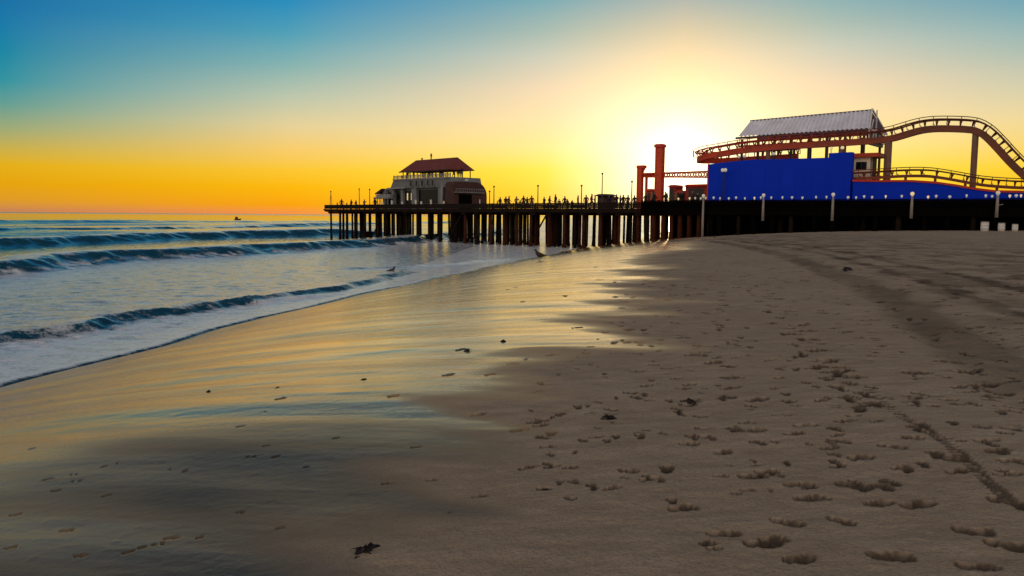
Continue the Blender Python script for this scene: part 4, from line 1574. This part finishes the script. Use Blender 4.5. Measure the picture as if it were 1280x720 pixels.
def bird(p, rz, s, label, sit=False):
    o = thing('shorebird', label, 'bird', p, rz)
    lg = .02 if sit else .20
    mb = MB()                                    # body, neck and head as one continuous tube
    mb.tube([(-.30, 0, lg + .10), (-.20, 0, lg + .10), (-.08, 0, lg + .10), (.06, 0, lg + .13), (.15, 0, lg + .20), (.19, 0, lg + .30), (.23, 0, lg + .35), (.28, 0, lg + .35)],
            [.015, .055, .105, .11, .075, .045, .052, .02], 12)
    mb.build('body', M['feather'], o, smooth=True)
    for sy in (-1, 1):
        mb = MB()
        mb.tube([(.10, sy * .085, lg + .16), (-.05, sy * .115, lg + .13), (-.22, sy * .07, lg + .12), (-.36, sy * .03, lg + .11)], [.02, .06, .045, .008], 8, ecc=.4)
        mb.build('wing', M['feather'], o, smooth=True)
        if not sit:
            mb = MB()
            mb.tube([(0, sy * .045, lg + .04), (.02, sy * .045, lg * .5), (-.01, sy * .045, .0)], [.016, .010, .011], 6)
            for a in (-.5, 0, .5):
                mb.tube([(-.01, sy * .045, .008), (.07 * math.cos(a), sy * .045 + .07 * math.sin(a), .006)], [.008, .005], 5)
            mb.build('leg', M['beak'], o, smooth=True)
    MB().tube([(.27, 0, lg + .35), (.33, 0, lg + .34), (.375, 0, lg + .325)], [.018, .013, .004], 6).build('beak', M['beak'], o, smooth=True)
    o.scale = (s, s, s)
    return o


p = ground(674.5, 327)
bird((p.x, p.y, p.z), 2.6, 1.35, 'dark shorebird standing on thin legs at the water\'s edge before the pier')
p = on_z(489, 340.5, .12)
bird((p.x, p.y, p.z - .02), .3, 1.1, 'dark bird sitting low in the end of the small breaking wave', True)


def clump(px, py, size, label, group=None, seed=0, flat=.45):
    r = random.Random(seed)
    p = ground(px, py)
    o = thing('seaweed_clump', label, 'seaweed', (p.x, p.y, p.z + .004), r.uniform(0, 6), group)
    mb = MB()
    prof_n = 7
    vs, fs = [], []
    nseg = 14
    for i in range(prof_n):
        a = math.pi / 2 * i / (prof_n - 1)
        for k in range(nseg):
            t = 2 * math.pi * k / nseg
            rr_ = size * .5 * math.cos(a) * (1 + .35 * math.sin(2 * t + seed) + .2 * math.sin(5 * t + seed * 2) + r.uniform(-.16, .16))
            vs.append((rr_ * math.cos(t) * 1.25, rr_ * math.sin(t) * .8, size * flat * math.sin(a) * (1 + r.uniform(-.25, .25)) - .02 + (.12 * size * math.sin(3 * t) if i > 2 else 0)))
    for i in range(prof_n - 1):
        for k in range(nseg):
            k2 = (k + 1) % nseg
            fs.append((i * nseg + k, i * nseg + k2, (i + 1) * nseg + k2, (i + 1) * nseg + k))
    fs.append(tuple(range((prof_n - 1) * nseg, prof_n * nseg)))
    mb.add(vs, fs)
    mb.build('tangle', M['kelp'], o, smooth=True)
    if size > .09:
        for q in range(3):
            a = r.uniform(0, 6.28)
            L_ = size * r.uniform(.5, .75)
            b = MB()
            b.tube([(0, 0, size * flat * .4), (L_ * .5 * math.cos(a), L_ * .5 * math.sin(a), size * flat * r.uniform(.2, .35)), (L_ * math.cos(a + .3), L_ * math.sin(a + .3), .01)],
                   [size * .09, size * .07, size * .02], 7, ecc=.5)
            b.build('frond', M['kelp'], o, smooth=True)
    return o


clump(458, 690, .115, 'largest brown seaweed clump, alone on dark wet sand nearest the camera', seed=1, flat=.34)
sm = 'small dark scrap of seaweed lying on the open sand'
for k, (px, py, s) in enumerate([(760, 523, .10), (814, 601, .05), (682, 612, .05), (487, 498, .08), (455, 475, .08), (836, 694, .025),
                                 (584, 438, .1), (629, 427, .1), (261, 489, .07), (347, 485, .08), (862, 500, .07), (893, 296.6, .32), (1060, 337, .2)]):
    clump(px, py, s, sm, 'small seaweed scraps on the sand', seed=10 + k, flat=.3)

# ------------------------------------------------------------------ sky and sun
SUN_AZ = math.atan(206 / FX)               # clockwise from +Y
SUN_EL = math.radians(2.4)
w = bpy.data.worlds.new('World')
scene.world = w
w.use_nodes = True
nt = w.node_tree
nt.nodes.clear()
out = N(nt, 'ShaderNodeOutputWorld')
sky = N(nt, 'ShaderNodeTexSky')
sky.sky_type = 'NISHITA'
sky.sun_disc = False
sky.sun_elevation = SUN_EL
sky.sun_rotation = SUN_AZ
sky.dust_density = 2.0
bg1 = N(nt, 'ShaderNodeBackground')
bg1.inputs['Strength'].default_value = NISH = 0.006
nt.links.new(sky.outputs[0], bg1.inputs['Color'])

tcw = N(nt, 'ShaderNodeTexCoord')
nrm = N(nt, 'ShaderNodeVectorMath', operation='NORMALIZE')
nt.links.new(tcw.outputs['Generated'], nrm.inputs[0])
sep = N(nt, 'ShaderNodeSeparateXYZ')
nt.links.new(nrm.outputs[0], sep.inputs[0])
elr = math_(nt, 'ARCSINE', math_(nt, 'MAXIMUM', sep.outputs[2], 0.0))
el01 = math_(nt, 'POWER', math_(nt, 'DIVIDE', elr, math.pi / 2), 0.5)
hl = math_(nt, 'SQRT', math_(nt, 'ADD', math_(nt, 'POWER', sep.outputs[0], 2.0), math_(nt, 'ADD', math_(nt, 'POWER', sep.outputs[1], 2.0), 1e-6)))
ca = math_(nt, 'DIVIDE', math_(nt, 'ADD', math_(nt, 'MULTIPLY', sep.outputs[0], math.sin(SUN_AZ)), math_(nt, 'MULTIPLY', sep.outputs[1], math.cos(SUN_AZ))), hl)
da = math_(nt, 'MULTIPLY', math_(nt, 'ARCCOSINE', math_(nt, 'MINIMUM', math_(nt, 'MAXIMUM', ca, -1.0), 1.0)), 180 / math.pi)


def elev(px, py):
    d = ray(px, py).normalized()
    return math.degrees(math.asin(max(d.z, 0)))


ZEN = [(26, (22, 58, 84)), (45, (34, 58, 80)), (90, (60, 78, 96))]


def ramp(stops):
    r = N(nt, 'ShaderNodeValToRGB')
    r.color_ramp.interpolation = 'EASE' if False else 'LINEAR'
    els = r.color_ramp.elements
    stops = sorted(stops)
    for i, (e_, c) in enumerate(stops):
        pos = math.sqrt(max(e_, 0) / 90)
        if i < 2:
            x = els[i]
            x.position = pos
        else:
            x = els.new(pos)
        x.color = lin(c) + (1,)
    nt.links.new(el01, r.inputs[0])
    return r.outputs[0]


def cols(px, L):
    return [(elev(px, y), c) for y, c in L]


rL = ramp(cols(0, [(262, (205, 135, 85)), (250, (226, 158, 42)), (230, (234, 166, 14)), (205, (232, 178, 24)), (185, (205, 178, 75)), (160, (160, 172, 120)), (130, (100, 160, 148)),
                   (100, (40, 148, 162)), (65, (0, 135, 165)), (30, (0, 122, 170)), (0, (0, 112, 168))]) + ZEN)
rM = ramp(cols(345, [(265, (250, 150, 70)), (256, (255, 164, 14)), (232, (255, 187, 8)), (212, (254, 200, 48)), (185, (250, 206, 108)), (155, (230, 211, 155)), (120, (188, 200, 174)),
                     (80, (130, 180, 178)), (40, (70, 160, 185)), (0, (12, 140, 190))]) + [(20, (14, 92, 132))] + ZEN)
rN = ramp(cols(665, [(268, (255, 190, 40)), (238, (255, 212, 30)), (212, (255, 228, 60)), (185, (255, 232, 138)), (150, (254, 225, 168)), (110, (238, 214, 178)), (70, (198, 202, 184)),
                     (40, (160, 185, 176)), (0, (108, 168, 180))]) + [(20, (54, 104, 128))] + ZEN)
rS = ramp(cols(835, [(268, (255, 220, 120)), (220, (255, 250, 200)), (180, (255, 252, 215)), (140, (255, 240, 190)), (100, (255, 226, 165)), (70, (242, 212, 162)), (40, (212, 197, 162)),
                     (0, (165, 176, 170))]) + [(20, (78, 112, 126))] + ZEN)
rB = ramp([(0, (246, 212, 188)), (8, (255, 228, 202)), (18, (255, 230, 210)), (32, (226, 212, 206)), (55, (142, 146, 156)), (90, (60, 78, 96))])
c = mixc(nt, maprange(nt, da, 0, 9.3), rS, rN)
c = mixc(nt, maprange(nt, da, 9.3, 27), c, rM)
c = mixc(nt, maprange(nt, da, 27, 43.5), c, rL)
c = mixc(nt, maprange(nt, da, 50, 130, smooth=True), c, rB)
# bright aureole around the sun behind the rides
dt = N(nt, 'ShaderNodeVectorMath', operation='DOT_PRODUCT')
nt.links.new(nrm.outputs[0], dt.inputs[0])
GE = SUN_EL + math.radians(.5)
dt.inputs[1].default_value = (math.sin(SUN_AZ) * math.cos(GE), math.cos(SUN_AZ) * math.cos(GE), math.sin(GE))
sa = math_(nt, 'MULTIPLY', math_(nt, 'ARCCOSINE', math_(nt, 'MINIMUM', dt.outputs['Value'], 1.0)), 180 / math.pi)
g1_ = math_(nt, 'EXPONENT', math_(nt, 'MULTIPLY', math_(nt, 'DIVIDE', sa, 2.2), -1.0))
g2_ = math_(nt, 'EXPONENT', math_(nt, 'MULTIPLY', math_(nt, 'DIVIDE', sa, 5.0), -1.0))
bgg = N(nt, 'ShaderNodeBackground')
bgg.inputs['Color'].default_value = (1.0, .84, .56, 1)
nt.links.new(math_(nt, 'ADD', math_(nt, 'MULTIPLY', g1_, 2.1), math_(nt, 'MULTIPLY', g2_, .44)), bgg.inputs['Strength'])
bg2 = N(nt, 'ShaderNodeBackground')
nt.links.new(c, bg2.inputs['Color'])
bg2.inputs['Strength'].default_value = .95
a1 = N(nt, 'ShaderNodeAddShader')
nt.links.new(bg2.outputs[0], a1.inputs[0])
nt.links.new(bgg.outputs[0], a1.inputs[1])
a2 = N(nt, 'ShaderNodeAddShader')
nt.links.new(a1.outputs[0], a2.inputs[0])
nt.links.new(bg1.outputs[0], a2.inputs[1])
nt.links.new(a2.outputs[0], out.inputs['Surface'])

sd = bpy.data.lights.new('sun', 'SUN')
sd.energy = 1.4
sd.angle = math.radians(.6)
sd.color = (1.0, .70, .38)
so = bpy.data.objects.new('sun', sd)
col.objects.link(so)
sv = Vector((math.sin(SUN_AZ) * math.cos(SUN_EL), math.cos(SUN_AZ) * math.cos(SUN_EL), math.sin(SUN_EL)))
so.rotation_euler = sv.to_track_quat('Z', 'Y').to_euler()
so.location = (20, 60, 60)

scene.view_settings.view_transform = 'Standard'
scene.view_settings.look = 'None'
scene.view_settings.exposure = 0
scene.view_settings.gamma = 1
scene.cycles.max_bounces = 6
scene.cycles.use_denoising = True
